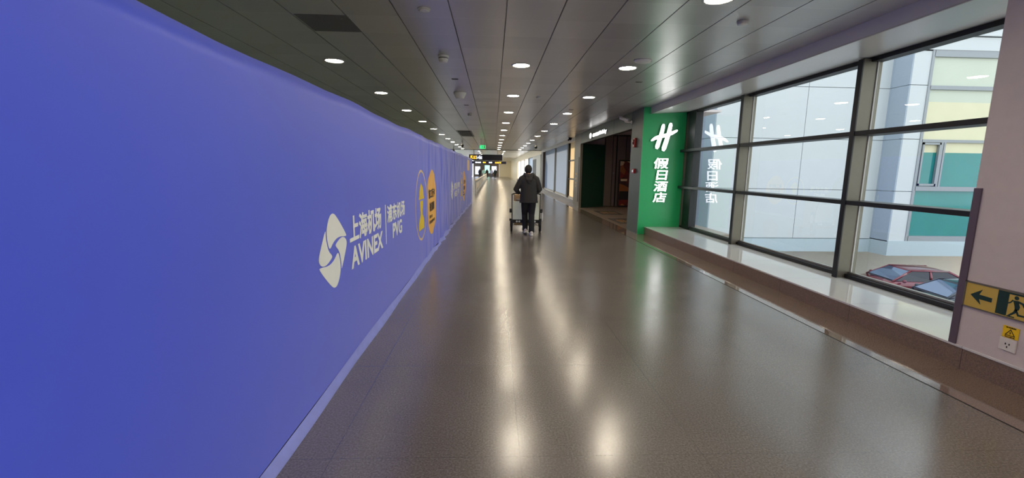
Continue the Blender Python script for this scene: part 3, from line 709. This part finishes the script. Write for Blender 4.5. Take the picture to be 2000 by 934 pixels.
# hanging green exit sign
t = thing('exit_sign', 'green lit exit sign hanging from the ceiling beyond the hoarding', 'exit sign', (-.56, 24, 0))
obj('case', bx(-.15, .15, -.02, .02, 2.68, 2.86, bev=.005), M['exit'], t)
bm = B(); ball(bm, (-.02, -.022, 2.83), (.016, .002, .016), 8); box(bm, -.05, .02, -.0235, -.0205, 2.76, 2.79); box(bm, -.03, -.01, -.0235, -.0205, 2.70, 2.81); box(bm, .05, .12, -.0235, -.0205, 2.70, 2.84)
obj('running_figure', bm, M['white'], t)
for dx in (-.1, .1): obj('hanging_rod', tube(B(), [(dx, 0, 2.86), (dx, 0, HC)], .008, 8), M['steel'], t)

# ================================================================== SIGNS OF THE NEAR WALL
SW = XW - .002
def on_wall(u, v, t): return (SW - t, -u, v)
t = thing('escape_sign', 'long yellow luminous escape sign with green arrow and running figure on the near wall', 'sign', (SW, 3.2, .65))
pl = obj('plate', loc(bx(SW - .012, SW, 2.80, 3.447, .546, .752, bev=.003), t), M['olive'], t)
bm = B(); box(bm, SW - .016, SW - .001, 2.798, 3.449, .743, .755); box(bm, SW - .016, SW - .001, 2.798, 3.449, .543, .551); box(bm, SW - .016, SW - .001, 3.441, 3.451, .543, .755); box(bm, SW - .016, SW - .001, 2.796, 2.806, .543, .755)
obj('frame', loc(bm, t), M['bronze'], t)
bm = B(); uo = -3.4
P_ = lambda pts: prism(bm, [(uo + a, .545 + b) for a, b in pts], on_wall, .0125, .0135)
P_([(0, .105), (.085, .165), (.065, .12), (.16, .115), (.16, .08), (.068, .083), (.085, .04)])
obj('arrow', loc(bm, t), M['dkgreen'], t)
bm = B(); uo = -3.40 + .215
P_([(-.02, .012), (.055, .012), (.055, .195), (-.02, .195)]); P_([(.055, .182), (.20, .182), (.20, .195), (.055, .195)]); P_([(.185, .012), (.26, .012), (.26, .195), (.185, .195)])
P_([(.06, .010), (.11, .010), (.11, .018), (.06, .018)])
obj('doorway', loc(bm, t), M['dkgreen'], t)
bm = B(); P_([(a, b) for a, b in circle((.105, .163), .015, 16)])
P_([(.085, .14), (.118, .145), (.135, .10), (.13, .075), (.105, .075), (.10, .10)]); P_([(.088, .14), (.072, .115), (.055, .108), (.055, .118), (.068, .125), (.08, .145)])
P_([(.118, .145), (.155, .135), (.17, .105), (.16, .10), (.145, .122), (.115, .13)]); P_([(.105, .08), (.098, .055), (.065, .02), (.08, .018), (.115, .05), (.125, .08)]); P_([(.118, .08), (.135, .045), (.17, .045), (.17, .033), (.128, .03), (.108, .07)])
obj('running_figure', loc(bm, t), M['dkgreen'], t)
t = thing('warning_sticker', 'yellow electric shock warning sticker above the socket on the near wall', 'sticker', (SW, 3.085, .436))
st = obj('sticker_sheet', loc(bx(SW - .003, SW, 3.033, 3.140, .392, .482), t), M['yellow'], t)
uo = -3.14; bm = B()
tri = [(.053, .072), (.089, .018), (.017, .018)]
a = [bm.verts.new(on_wall(uo + u, .392 + v, .0036)) for u, v in tri]; b = [bm.verts.new(on_wall(uo + .053 + (u - .053) * .7, .392 + .036 + (v - .036) * .7, .0036)) for u, v in tri]
for i in range(3): bm.faces.new((a[i], a[(i + 1) % 3], b[(i + 1) % 3], b[i]))
prism(bm, [(uo + u, .392 + v) for u, v in ((.056, .056), (.044, .036), (.052, .038), (.048, .024), (.062, .042), (.054, .040))], on_wall, .003, .0038)
text(bm, '有电危险', on_wall, uo + .02, uo + .088, .467, .478, .0036, bold=.03); text(bm, '当心触电', on_wall, uo + .02, uo + .088, .396, .406, .0036, bold=.03)
decal('warning_symbol', loc(bm, t), M['ink'], st)
t = thing('wall_socket', 'white wall socket plate below the yellow warning sticker', 'socket', (SW, 3.085, .34))
obj('plate', loc(bx(SW - .010, SW, 3.033, 3.143, .292, .388, bev=.003), t), M['outlet'], t)
bm = B()
for yy, zz in ((3.075, .345), (3.10, .345), (3.088, .322)): box(bm, SW - .0108, SW - .0098, yy - .004, yy + .004, zz - .007, zz + .007)
obj('socket_hole', loc(bm, t), M['ink'], t)
tag(obj('corner_guard', bx(XW - .012, XW, 3.455, 3.515, .2, 1.51, bev=.003), M['guard']), 'dark mauve corner guard strip on the near wall edge beside the window', 'corner guard')

# ================================================================== HALL SIGNS AND RAILING
def hang_sign(lab, y, x0, x1, z0, z1, zc, marks):
    t = thing('wayfinding_sign', lab, 'sign', ((x0 + x1) / 2, y, z0)); fn = lambda u, v, tt: (u, y - tt, v)
    bd = obj('board', loc(bx(x0, x1, y, y + .15, z0, z1, bev=.01), t), M['navy'], t)
    for s, a, b, c in marks:
        bm = B(); text(bm, s, fn, x0 + (x1 - x0) * a, x0 + (x1 - x0) * b, z0 + (z1 - z0) * .2, z0 + (z1 - z0) * .82, .004, bold=.03)
        decal('lettering', loc(bm, t), M[c], bd)
    for x in (x0 + .4, x1 - .4): obj('hanging_rod', loc(tube(B(), [(x, y + .07, z1), (x, y + .07, zc)], .02, 8), t), M['steel'], t)
hang_sign('wide dark blue hanging sign with yellow and white lettering, the nearer one', 38.6, -2.05, .76, 2.37, 2.86, 3.62, (('↖', .04, .12, 'led_y'), ('出口', .13, .22, 'led_y'), ('1-4', .23, .31, 'led_w'), ('Exit', .32, .39, 'led_w')))
hang_sign('wide dark blue hanging sign in the hall, the farther one', 60, -2.9, 1.7, 2.36, 2.68, 3.62, (('国内出发', .12, .28, 'led_w'), ('餐饮', .33, .42, 'led_y'), ('地铁', .5, .6, 'led_w'), ('出租车', .68, .86, 'led_y')))
rl = thing('railing', 'low cream railing running beyond the far end of the hoarding', 'railing', (-1.15, 40, 0))
obj('handrail', loc(bx(-1.2, -1.1, 30, 78, .86, .92, bev=.01), rl), M['wallc'], rl)
obj('infill_panel', loc(bx(-1.16, -1.14, 30, 78, .3, .7), rl), M['wallc'], rl)
for k in range(17): obj('post', loc(bx(-1.19, -1.11, 30 + 3 * k - .04, 30 + 3 * k + .04, 0, .86), rl), M['offw'], rl)
for x, z0, z1, m, lab in ((-3.6, .5, 2.3, 'lilac', 'pale lilac lit shop panel at the far end, farthest left'), (-1.4, .8, 2.6, 'mint', 'mint green lit shop panel at the far end, in the middle'), (.2, 1.0, 2.4, 'lilac', 'pale lilac lit shop panel at the far end, nearest the cream wall')):
    t = thing('lit_panel', lab, 'lit panel', (x, 105.4, z0)); obj('frame', bx(-.65, .65, 0, .09, -.05, z1 - z0 + .05), M['blackp'], t); obj('screen', bx(-.58, .58, -.01, 0, 0, z1 - z0), M[m], t)

# ================================================================== PEOPLE
def lerp(a, b, t): return tuple(a[i] + (b[i] - a[i]) * t for i in range(3))
def figure(label, loc_, rz, pose, mats, vox=.011, detail=True):
    """pose: dict of joint positions, facing +y, origin on the floor; one continuous body, clothing as children"""
    t = thing('person', label, 'person', loc_, rz)
    J = pose; hx, hy, hz = J['head']
    # body
    bm = B()
    ball(bm, (hx, hy, hz), (.078, .096, .112)); ball(bm, (hx, hy + .025, hz - .06), (.06, .066, .06))
    ball(bm, (hx, hy + .098, hz - .015), (.014, .02, .02), 8); ball(bm, (hx, hy + .088, hz - .058), (.026, .012, .010), 8)
    for s in (-1, 1):
        ball(bm, (hx + s * .08, hy + .0, hz - .01), (.012, .026, .034), 8); ball(bm, (hx + s * .032, hy + .086, hz + .018), (.015, .010, .009), 8)
    nx, ny, nz = J['neck']
    tube(bm, [(nx, ny, nz - .07), (hx, hy - .01, hz - .06)], [.062, .056])
    px, py, pz = J['pelvis']
    tube(bm, [(px, py, pz), lerp(J['pelvis'], J['neck'], .5), lerp(J['pelvis'], J['neck'], .85), (nx, ny, nz - .05)], [(.14, .095), (.13, .09), (.15, .09), (.08, .06)], 16)
    for s, S in ((-1, 'L'), (1, 'R')):
        sh, el, wr = J['sh' + S], J['el' + S], J['wr' + S]
        tube(bm, [lerp(sh, J['neck'], .4), sh, lerp(sh, el, .5), el, lerp(el, wr, .4), wr], [.05, .05, .042, .036, .036, .025])
        d = (Vector(wr) - Vector(el)).normalized(); up = Vector((0, 0, 1)); sd = d.cross(up).normalized()
        hd_ = Vector(wr)
        if J.get('grip'):
            f = Vector((0, 1, 0)); pc = hd_ + f * .045
            tube(bm, [hd_, pc + f * .03], [(.026, .016), (.04, .017)], ref=(1, 0, 0))
            for i, l in enumerate((.9, 1.0, .95, .78)):
                o = Vector(((-.033 + .022 * i) * s * -1, 0, 0)); b0 = pc + o + f * .035
                tube(bm, [b0, b0 + f * .026 * l + Vector((0, 0, -.006)), b0 + f * .030 * l + Vector((0, 0, -.032 * l)), b0 + f * .006 + Vector((0, 0, -.042 * l))], [.0105, .010, .009, .008], 8)
            th = pc + Vector((-s * .036, -.005, 0)); tube(bm, [th, th + Vector((-s * .018, .02, -.012)), th + Vector((-s * .012, .032, -.034))], [.012, .011, .009], 8)
        else:
            pc = hd_ + d * .045
            tube(bm, [hd_, pc + d * .035], [(.024, .014), (.036, .016)], ref=(0, 1, 0))
            for i, l in enumerate((.9, 1.0, .95, .75)):
                o = Vector((0, .03 - .02 * i, 0)); b0 = pc + o + d * .03
                tube(bm, [b0, b0 + d * .04 * l, b0 + d * .07 * l + Vector((-s * .015, 0, 0))], [.010, .009, .008], 8)
            th = pc + Vector((0, .034, 0)); tube(bm, [th, th + Vector((-s * .01, .02, -.015)), th + Vector((-s * .015, .022, -.045))], [.012, .010, .009], 8)
        hp, kn, an = J['hip' + S], J['kn' + S], J['an' + S]
        tube(bm, [hp, lerp(hp, kn, .5), kn, lerp(kn, an, .35), an], [.078, .068, .05, .05, .034])
    fuse('body', bm, mats['skin'], t, vox, 1)
    # jacket
    bm = B(); zl = J['jacket']
    mid = lerp(J['pelvis'], J['neck'], .35); chest = lerp(J['pelvis'], J['neck'], .75)
    tube(bm, [(px, py, zl), (px, py, zl + .12), mid, chest, (nx, ny - .005, nz - .06), (nx, ny, nz - .015)], [(.228, .15), (.222, .148), (.205, .138), (.215, .138), (.13, .10), (.082, .078)], 22, round_ends=False)
    for S in 'LR':
        sh, el, wr = J['sh' + S], J['el' + S], J['wr' + S]
        we = lerp(el, wr, .88)
        tube(bm, [lerp(sh, J['neck'], .45), sh, lerp(sh, el, .5), el, lerp(el, we, .5), we], [.085, .088, .078, .07, .062, .05])
    jk = fuse('jacket', bm, mats['top'], t, vox * 1.1, 2)
    if detail:
        bm = B()   # hood folded down behind the neck
        tube(bm, [(nx - .085, ny + .07, nz + .02), (nx - .105, ny - .02, nz + .01), (nx - .07, ny - .085, nz - .01), (nx, ny - .11, nz - .03), (nx + .07, ny - .085, nz - .01), (nx + .105, ny - .02, nz + .01), (nx + .085, ny + .07, nz + .02)], [.035, .042, .048, .055, .048, .042, .035], 12, ref=(0, 0, 1))
        tube(bm, [(nx, ny - .10, nz - .02), (nx, ny - .135, nz - .12), (nx, ny - .135, nz - .20)], [(.10, .04), (.085, .04), (.03, .02)], 14)
        fuse('hood', bm, mats.get('hood', mats['top']), jk, vox, 2)
        bm = B(); tube(bm, [(px - .0, py, zl - .004), (px, py, zl + .03)], [(.232, .154), (.233, .155)], 28, round_ends=False); obj('hem_band', bm, mats['top'], jk, True)
        for S in 'LR':
            el, wr = J['el' + S], J['wr' + S]; obj('cuff', tube(B(), [lerp(el, wr, .84), lerp(el, wr, .92)], [.054, .052], 14, round_ends=False), mats['top'], jk, True)
    # trousers
    bm = B()
    tube(bm, [(px, py, pz - .07), (px, py, pz + .02), (px, py, pz + .1)], [(.165, .12), (.165, .12), (.15, .11)], 18)
    for S in 'LR':
        hp, kn, an = J['hip' + S], J['kn' + S], J['an' + S]
        tube(bm, [hp, lerp(hp, kn, .5), kn, lerp(kn, an, .5), (an[0], an[1], an[2] - .03)], [.1, .094, .08, .075, .07], round_ends=False)
    fuse('trousers', bm, mats['leg'], t, vox * 1.1, 2)
    # shoes
    for S in 'LR':
        ax, ay, az = J['an' + S]; pit = J.get('pit' + S, 0.0)
        bm = B(); tube(bm, [(0, -.065, -.035), (0, 0, -.03), (0, .09, -.045), (0, .165, -.055)], [(.038, .042), (.042, .045), (.048, .033), (.04, .024)], 14)
        sh_ = obj('shoe', bm, mats['shoe'], t, True); sh_.location = (ax, ay, az); sh_.rotation_euler = (pit, 0, 0)
        bm = B(); prism(bm, [(-.036, -.09), (-.045, .02), (-.052, .11), (-.04, .175), (0, .2), (.04, .175), (.052, .11), (.045, .02), (.036, -.09), (0, -.105)], lambda u, v, tt: (u, v, tt), -.095, -.062)
        obj('sole', bm, M['sole'], sh_)
    # hair
    bm = B(); ball(bm, (hx, hy - .014, hz + .018), (.094, .108, .116), 18)
    for v in list(bm.verts):
        if v.co.y > hy + .045 and v.co.z < hz + .07: v.co.y = hy + .045 - .03 * (hz + .07 - v.co.z)
    hr = obj('hair', bm, mats['hair'], t, True)
    return t
base = dict(head=(0, .045, 1.585), neck=(0, 0, 1.485), pelvis=(0, 0, .93))
main = dict(base, head=(-.022, .05, 1.605), neck=(-.01, .0, 1.485), grip=True, jacket=.80,
            shL=(-.18, 0, 1.375), shR=(.175, 0, 1.375), elL=(-.325, .0, 1.12), elR=(.265, -.02, 1.13), wrL=(-.24, .29, 1.03), wrR=(.21, .29, 1.03),
            hipL=(-.095, .0, .90), hipR=(.095, 0, .90), knL=(-.085, .10, .50), knR=(.075, .0, .49), anL=(-.07, .02, .125), anR=(.065, -.22, .105), pitL=-.25, pitR=0.0)
PX, PY = .893, 11.2
figure('person in dark hooded jacket and black trousers walking away, pushing a luggage trolley', (PX, PY, 0), 0, main,
       dict(skin=M['skin'], top=M['jacket'], hood=M['hood'], leg=M['trousers'], shoe=M['shoe'], hair=M['hair']), .011)
walk = dict(base, jacket=.80, shL=(-.185, 0, 1.40), shR=(.185, 0, 1.40), elL=(-.25, -.06, 1.13), elR=(.25, .08, 1.13), wrL=(-.24, .08, .90), wrR=(.24, .18, .92),
            hipL=(-.09, 0, .9), hipR=(.09, 0, .9), knL=(-.09, .16, .5), knR=(.09, .02, .48), anL=(-.09, .18, .095), anR=(.09, -.2, .12), pitR=-.3)
for x, y, rz, top, leg, lab in ((-2.55, 86, .3, rgb(24, 26, 32), rgb(20, 22, 28), 'distant person in black standing farthest left before the far shops'),
                                (-1.9, 90, 3.0, rgb(150, 190, 176), rgb(200, 200, 190), 'distant person in pale mint clothes before the far shops'),
                                (-1.15, 84, .1, rgb(40, 36, 34), rgb(24, 24, 26), 'distant person in dark brown jacket before the mint shop panel'),
                                (-.35, 92, 2.8, rgb(190, 190, 214), rgb(90, 90, 110), 'distant person in pale lilac top before the far shops'),
                                (.35, 82, 0.2, rgb(30, 44, 44), rgb(22, 26, 30), 'distant person in dark teal jacket nearest the cream far wall')):
    figure(lab, (x, y, 0), rz, walk, dict(skin=M['skin'], top=mk('far_top', top, .8), leg=mk('far_leg', leg, .8), shoe=M['blackp'], hair=M['hair']), .022, False)

# ================================================================== LUGGAGE TROLLEY
TX, TY = PX - .03, PY
lt = thing('luggage_trolley', 'airport luggage trolley with pale advertising panel pushed by the walking person', 'luggage trolley', (TX, TY + .4, 0))
HY = -.045     # handle bar sits under the fingers
bm = tube(B(), [(-.37, HY, .985), (-.30, HY - .0, 1.005), (.30, HY, 1.005), (.37, HY, .985)], .016, 12, ref=(0, 0, 1)); obj('handle_bar', bm, M['blackp'], lt, True)
for s in (-1, 1):
    obj('side_frame', tube(B(), [(s * .37, HY, .985), (s * .365, .05, .62), (s * .36, .10, .30), (s * .35, .16, .16), (s * .30, .95, .13), (s * .12, 1.12, .13)], .018, 10, ref=(0, 1, 0)), M['steel'], lt, True)
    obj('corner_bumper', bx(s * .40 - .03, s * .40 + .03, .02, .14, .50, .60, bev=.012), M['blackp'], lt)
    obj('corner_bumper', bx(s * .40 - .03, s * .40 + .03, .06, .16, .28, .34, bev=.012), M['blackp'], lt)
    wf = obj('wheel_fork', bx(s * .375 - .035, s * .375 + .035, .02, .13, .13, .30, bev=.01), M['blackp'], lt)
    wh = obj('wheel', lathe(B(), [(.03, -.028), (.088, -.028), (.1, -.016), (.1, .016), (.088, .028), (.03, .028)], (s * .375, .06, .1), 24, 'x'), M['rubber'], lt, True)
    obj('hub', lathe(B(), [(.035, -.031), (.035, .031)], (s * .375, .06, .1), 16, 'x'), M['steel'], wh)
obj('advert_panel', bx(-.34, .34, .045, .065, .32, .80, bev=.006), M['panel'], lt)
obj('lower_crossbar', bx(-.37, .37, .05, .11, .23, .315, bev=.01), M['blackp'], lt)
for x in (-.235, -.17, .17, .235): obj('round_badge', lathe(B(), [(.026, .049), (.026, .042)], (x, 0, .272), 18, 'y'), M['white'], lt)
bm = B()
for x in (-.24, -.08, .08, .24): tube(bm, [(x, .12, .15), (x * .8, 1.0, .13)], .012, 8)
for y in (.3, .6, .9): tube(bm, [(-.34 + .05 * y, y, .148), (.34 - .05 * y, y, .148)], .01, 8, ref=(0, 0, 1))
obj('luggage_deck', bm, M['steel'], lt, True)
obj('front_wheel', lathe(B(), [(.02, -.02), (.06, -.02), (.065, 0), (.06, .02), (.02, .02)], (0, 1.08, .066), 20, 'x'), M['rubber'], lt, True)
obj('basket', bx(-.26, .26, .02, .16, .82, .86, bev=.01), M['steel'], lt)
cb = thing('carton', 'tan cardboard carton riding upright on the luggage trolley', 'carton', (TX, TY + .4 + .45, .158))
obj('carton_body', bx(-.29, .22, -.26, .26, 0, .80, bev=.006), M['box'], cb); obj('tape', bx(-.06, -.0, -.262, .262, -.0005, .802), mk('tape', rgb(196, 176, 130), .25), cb)
tg = thing('white_bag', 'small white bag hanging on the right of the luggage trolley', 'bag', (TX + .43, TY + .47, .42))
bm = B(); tube(bm, [(0, 0, -.12), (0, 0, -.04), (0, 0, .06), (0, 0, .1)], [(.02, .04), (.026, .05), (.022, .04), (.01, .015)], 14); obj('bag_body', bm, M['white'], tg, True)
obj('bag_handle', tube(B(), [(0, -.02, .09), (-.03, 0, .16), (0, .02, .09)], .005, 8), M['white'], tg)

# ================================================================== OUTSIDE
GZ = -3.7
obj('ground', bx(-30, 90, -40, 160, GZ - .3, GZ), M['road'], kind='structure')  # ground colour lightened to bounce daylight on to the ceiling
tag(obj('terracotta_paving', bx(24.4, 60, 20.5, 28.4, GZ, GZ + .03), M['peach']), 'peach terracotta paving beyond the parked cars', 'paving')  # one bright peach colour over the whole slab
bd = thing('annex_building', 'pale panelled building with a glazed projecting bay facing the windows', 'building', (18, 20, GZ))
bm = B()
xs = [9.83, 13.9, 17.8]; zz = [-1.33, .92, 3.17, 5.42, 7.67, 9.92, 12.0]
for a, b in zip(xs, xs[1:]):
    for c, d in zip(zz, zz[1:]): box(bm, a + .012, b - .012, 20.0, 20.05, c + .012, d - .012)
for a, b in ((5.9, 9.0), (9.0, 9.8)):
    for c, d in zip(zz, zz[1:]): box(bm, a + .012, b - .012, 21.2, 21.25, c + .012, d - .012)
obj('panel_facing', loc(bm, bd), M['facade'], bd)
bm = B(); box(bm, 9.83, 46, 20.05, 23, -1.95, 12); box(bm, 5.9, 9.85, 21.25, 23, -1.95, 12)  # unseen upper core raised to keep the sun off the near windows
obj('wall_core', loc(bm, bd), M['joint'], bd)
bm = B()
for c, d in zip(zz, zz[1:]):
    box(bm, 9.80, 9.83, 20.0, 21.25, c + .012, d - .012); box(bm, 17.60, 17.65, 19.06, 20.0, c + .012, min(d - .012, 8.0))
obj('side_facing', loc(bm, bd), M['facade_s'], bd)  # same panels in a darker, bluer colour: shade painted on the side faces
bm = B(); box(bm, 9.80, 17.65, 19.97, 20.2, -1.95, -1.35); box(bm, 5.9, 9.8, 21.15, 21.3, -1.95, -1.35)
box(bm, 17.60, 40, 19.0, 20.2, -1.95, -1.28)
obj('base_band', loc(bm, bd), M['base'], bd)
bm = B(); box(bm, 17.65, 40, 19.25, 20.1, -1.3, 8.0)
obj('bay_core', loc(bm, bd), M['facade'], bd)
bm = B()
for c, d in zip(zz, zz[1:]): box(bm, 17.65, 18.40, 19.05, 19.25, c + .012, min(d - .012, 6.8))
box(bm, 17.60, 40, 19.0, 19.3, 6.85, 7.38); box(bm, 17.55, 40, 18.92, 19.3, 7.42, 8.02)
obj('bay_facing', loc(bm, bd), M['facade'], bd)
# bay windows: frame, transoms, blinds and teal glass
bw = obj('bay_window', loc(bx(18.40, 18.52, 19.02, 19.3, -1.28, 6.85), bd), M['wframe'], bd)
def fr(*a): return obj('window_bar', loc(bx(*a), bd), M['wframe'], bw)
fr(18.5, 40, 19.02, 19.26, 6.58, 6.85); fr(18.5, 40, 19.02, 19.26, 5.25, 5.41); fr(18.5, 40, 19.02, 19.26, 3.05, 3.17); fr(18.5, 40, 19.02, 19.26, .96, 1.15); fr(18.5, 40, 19.02, 19.26, -1.28, -1.05)
fr(19.38, 19.47, 19.0, 19.26, 1.15, 3.05); fr(19.52, 19.6, 19.02, 19.26, 1.15, 3.05)
fr(23.4, 23.55, 19.02, 19.26, -1.28, 6.85)
sa = obj('opening_sash', loc(box(box(box(box(B(), 18.55, 18.62, 18.99, 19.1, 1.18, 3.03), 19.3, 19.37, 18.99, 19.1, 1.18, 3.03), 18.55, 19.37, 18.99, 19.1, 2.95, 3.03), 18.55, 19.37, 18.99, 19.1, 1.18, 1.27), bd), M['wframe'], bd)
obj('bay_pane', loc(bx(18.5, 40, 19.12, 19.2, 5.41, 6.6), bd), M['blindg'], bd); obj('bay_pane', loc(bx(18.5, 40, 19.12, 19.2, 4.75, 5.27), bd), M['blindg'], bd)
obj('bay_blind', loc(bx(18.5, 40, 19.12, 19.2, 3.17, 4.75), bd), M['blind'], bd); obj('bay_blind', loc(bx(18.5, 40, 19.12, 19.2, 2.62, 3.07), bd), M['blind'], bd)
obj('bay_pane', loc(bx(18.5, 40, 19.12, 19.2, 1.14, 2.62), bd), M['teal'], bd); obj('bay_pane', loc(bx(18.5, 40, 19.12, 19.2, -1.1, .97), bd), M['teal'], bd)
obj('undercroft_wall', loc(bx(5.9, 24.2, 21.7, 21.9, GZ, -1.9), bd), M['soffit'], bd); obj('undercroft_wall', loc(bx(24.0, 60, 29.5, 29.8, GZ, -.6), bd), M['soffit'], bd); obj('undercroft_soffit', loc(bx(5.9, 46, 20.2, 23, -2.0, -1.93), bd), M['soffit'], bd)
tag(obj('far_block', bx(5.2, 11.5, 44, 54, GZ, 4.8), M['farwall']), 'pale blue block seen through the far corridor windows', 'building')
tag(obj('sun_tinted_block', bx(7.4, 13, 39.5, 43.9, GZ, 4.8), M['suntint']), 'block tinted warm like sunlight, seen through the far corridor windows', 'building')  # warm cream colour stands in for sunlight on this block

def car(label, loc_, rz, paint):
    t = thing('parked_car', label, 'car', loc_, rz)
    # lower body: stations along x (front is +x)
    st = [(2.28, .62, .32, .62), (2.2, .78, .22, .72), (1.9, .86, .2, .80), (1.3, .89, .18, .90), (.95, .90, .18, .95), (0, .90, .18, .95), (-1.2, .90, .18, .97), (-1.8, .88, .2, .99), (-2.15, .80, .26, .95), (-2.26, .66, .4, .85)]
    bm = B(); rings = []
    for x, hw, zb, zt in st:
        pr = [(-hw * .86, zb), (-hw, zb + .14), (-hw, (zb + zt) / 2), (-hw * .97, zt - .07), (-hw * .86, zt), (0, zt + .02), (hw * .86, zt), (hw * .97, zt - .07), (hw, (zb + zt) / 2), (hw, zb + .14), (hw * .86, zb), (0, zb)]
        rings.append([bm.verts.new((x, y, z)) for y, z in pr])
    n = 12
    for a, b in zip(rings, rings[1:]):
        for i in range(n): bm.faces.new((a[i], a[(i + 1) % n], b[(i + 1) % n], b[i]))
    bm.faces.new(rings[0]); bm.faces.new(rings[-1][::-1])
    obj('body_shell', bm, paint, t, True)
    bot = [(1.05, .80), (-1.95, .78)]; z0, z1 = .93, 1.38
    bm = B(); top = [(.28, .60), (-1.2, .58)]
    prof = [(1.08, .95, .79), (.30, z1, .61), (-1.15, z1 + .01, .60), (-1.9, .97, .74)]
    L = [bm.verts.new((x, w, z)) for x, z, w in prof]; R = [bm.verts.new((x, -w, z)) for x, z, w in prof]
    for i in range(3): bm.faces.new((L[i], R[i], R[i + 1], L[i + 1]))
    bm.faces.new(L); bm.faces.new(R[::-1]); bm.faces.new((L[0], L[3], R[3], R[0]))
    obj('cabin_glass', bm, M['sideglass'], t)
    bm = B(); prism(bm, [(-.74, 0), (.74, 0), (.57, 1), (-.57, 1)], lambda u, v, tt: (1.04 - .68 * v + tt * .5, u, .985 + .36 * v + tt), .004, .012)
    obj('windscreen', bm, M['carglass'], t)  # bluish metallic colour stands in for the reflected sky
    bm = B(); rr = []
    for x, w, z in ((.36, .60, 1.37), (.2, .62, 1.415), (-.4, .63, 1.445), (-1.0, .61, 1.43), (-1.25, .58, 1.375)):
        rr.append([bm.verts.new((x, k * w, z - .035 * abs(k) ** 3)) for k in (-1, -.75, -.35, 0, .35, .75, 1)] + [bm.verts.new((x, k * w, z - .07)) for k in (1, 0, -1)])
    for a, b in zip(rr, rr[1:]):
        for i in range(10): bm.faces.new((a[i], a[(i + 1) % 10], b[(i + 1) % 10], b[i]))
    bm.faces.new(rr[0]); bm.faces.new(rr[-1][::-1])
    obj('roof_panel', bm, paint, t, True)
    for s in (-1, 1):
        pl_ = [[(1.1, s * .80, .94), (.30, s * .615, 1.38)], [(-.42, s * .80, .95), (-.45, s * .62, 1.39)], [(-1.95, s * .75, .97), (-1.15, s * .605, 1.385)], [(.30, s * .615, 1.385), (-1.15, s * .605, 1.39)]]
        for q in pl_: obj('pillar_trim', tube(B(), q, [(.045, .02)] * 2, 8, ref=(1, 0, 0), round_ends=False), paint, t, True)
        obj('wing_mirror', ball(B(), (.78, s * .98, 1.0), (.07, .1, .07), 10), paint, t, True)
        obj('headlight', ball(B(), (2.1, s * .62, .66), (.16, .16, .07), 10), M['headlight'], t, True)
        obj('tail_light', ball(B(), (-2.15, s * .66, .82), (.1, .14, .07), 10), M['red'], t, True)
        for x in (1.38, -1.35):
            wh = obj('wheel', lathe(B(), [(.2, -.1), (.3, -.11), (.33, -.07), (.33, .07), (.3, .11), (.2, .1)], (x, s * .83, .33), 24, 'y'), M['rubber'], t, True)
            obj('wheel_rim', lathe(B(), [(.2, -.105), (.2, .105)], (x, s * .83, .33), 16, 'y'), M['steel'], wh)
    return t
H = math.radians(172.5)
car('dark red car parked under the annex, seen through the nearest window', (17.85, 18.15, GZ), H, M['carred'])
car('dark blue-black car parked nearer than the red one, at the corner of the nearest window', (17.55, 15.6, GZ), H, M['cardark'])
car('pale grey car parked ahead of the red one, behind the window mullion', (13.2, 18.7, GZ), H, M['cargrey'])
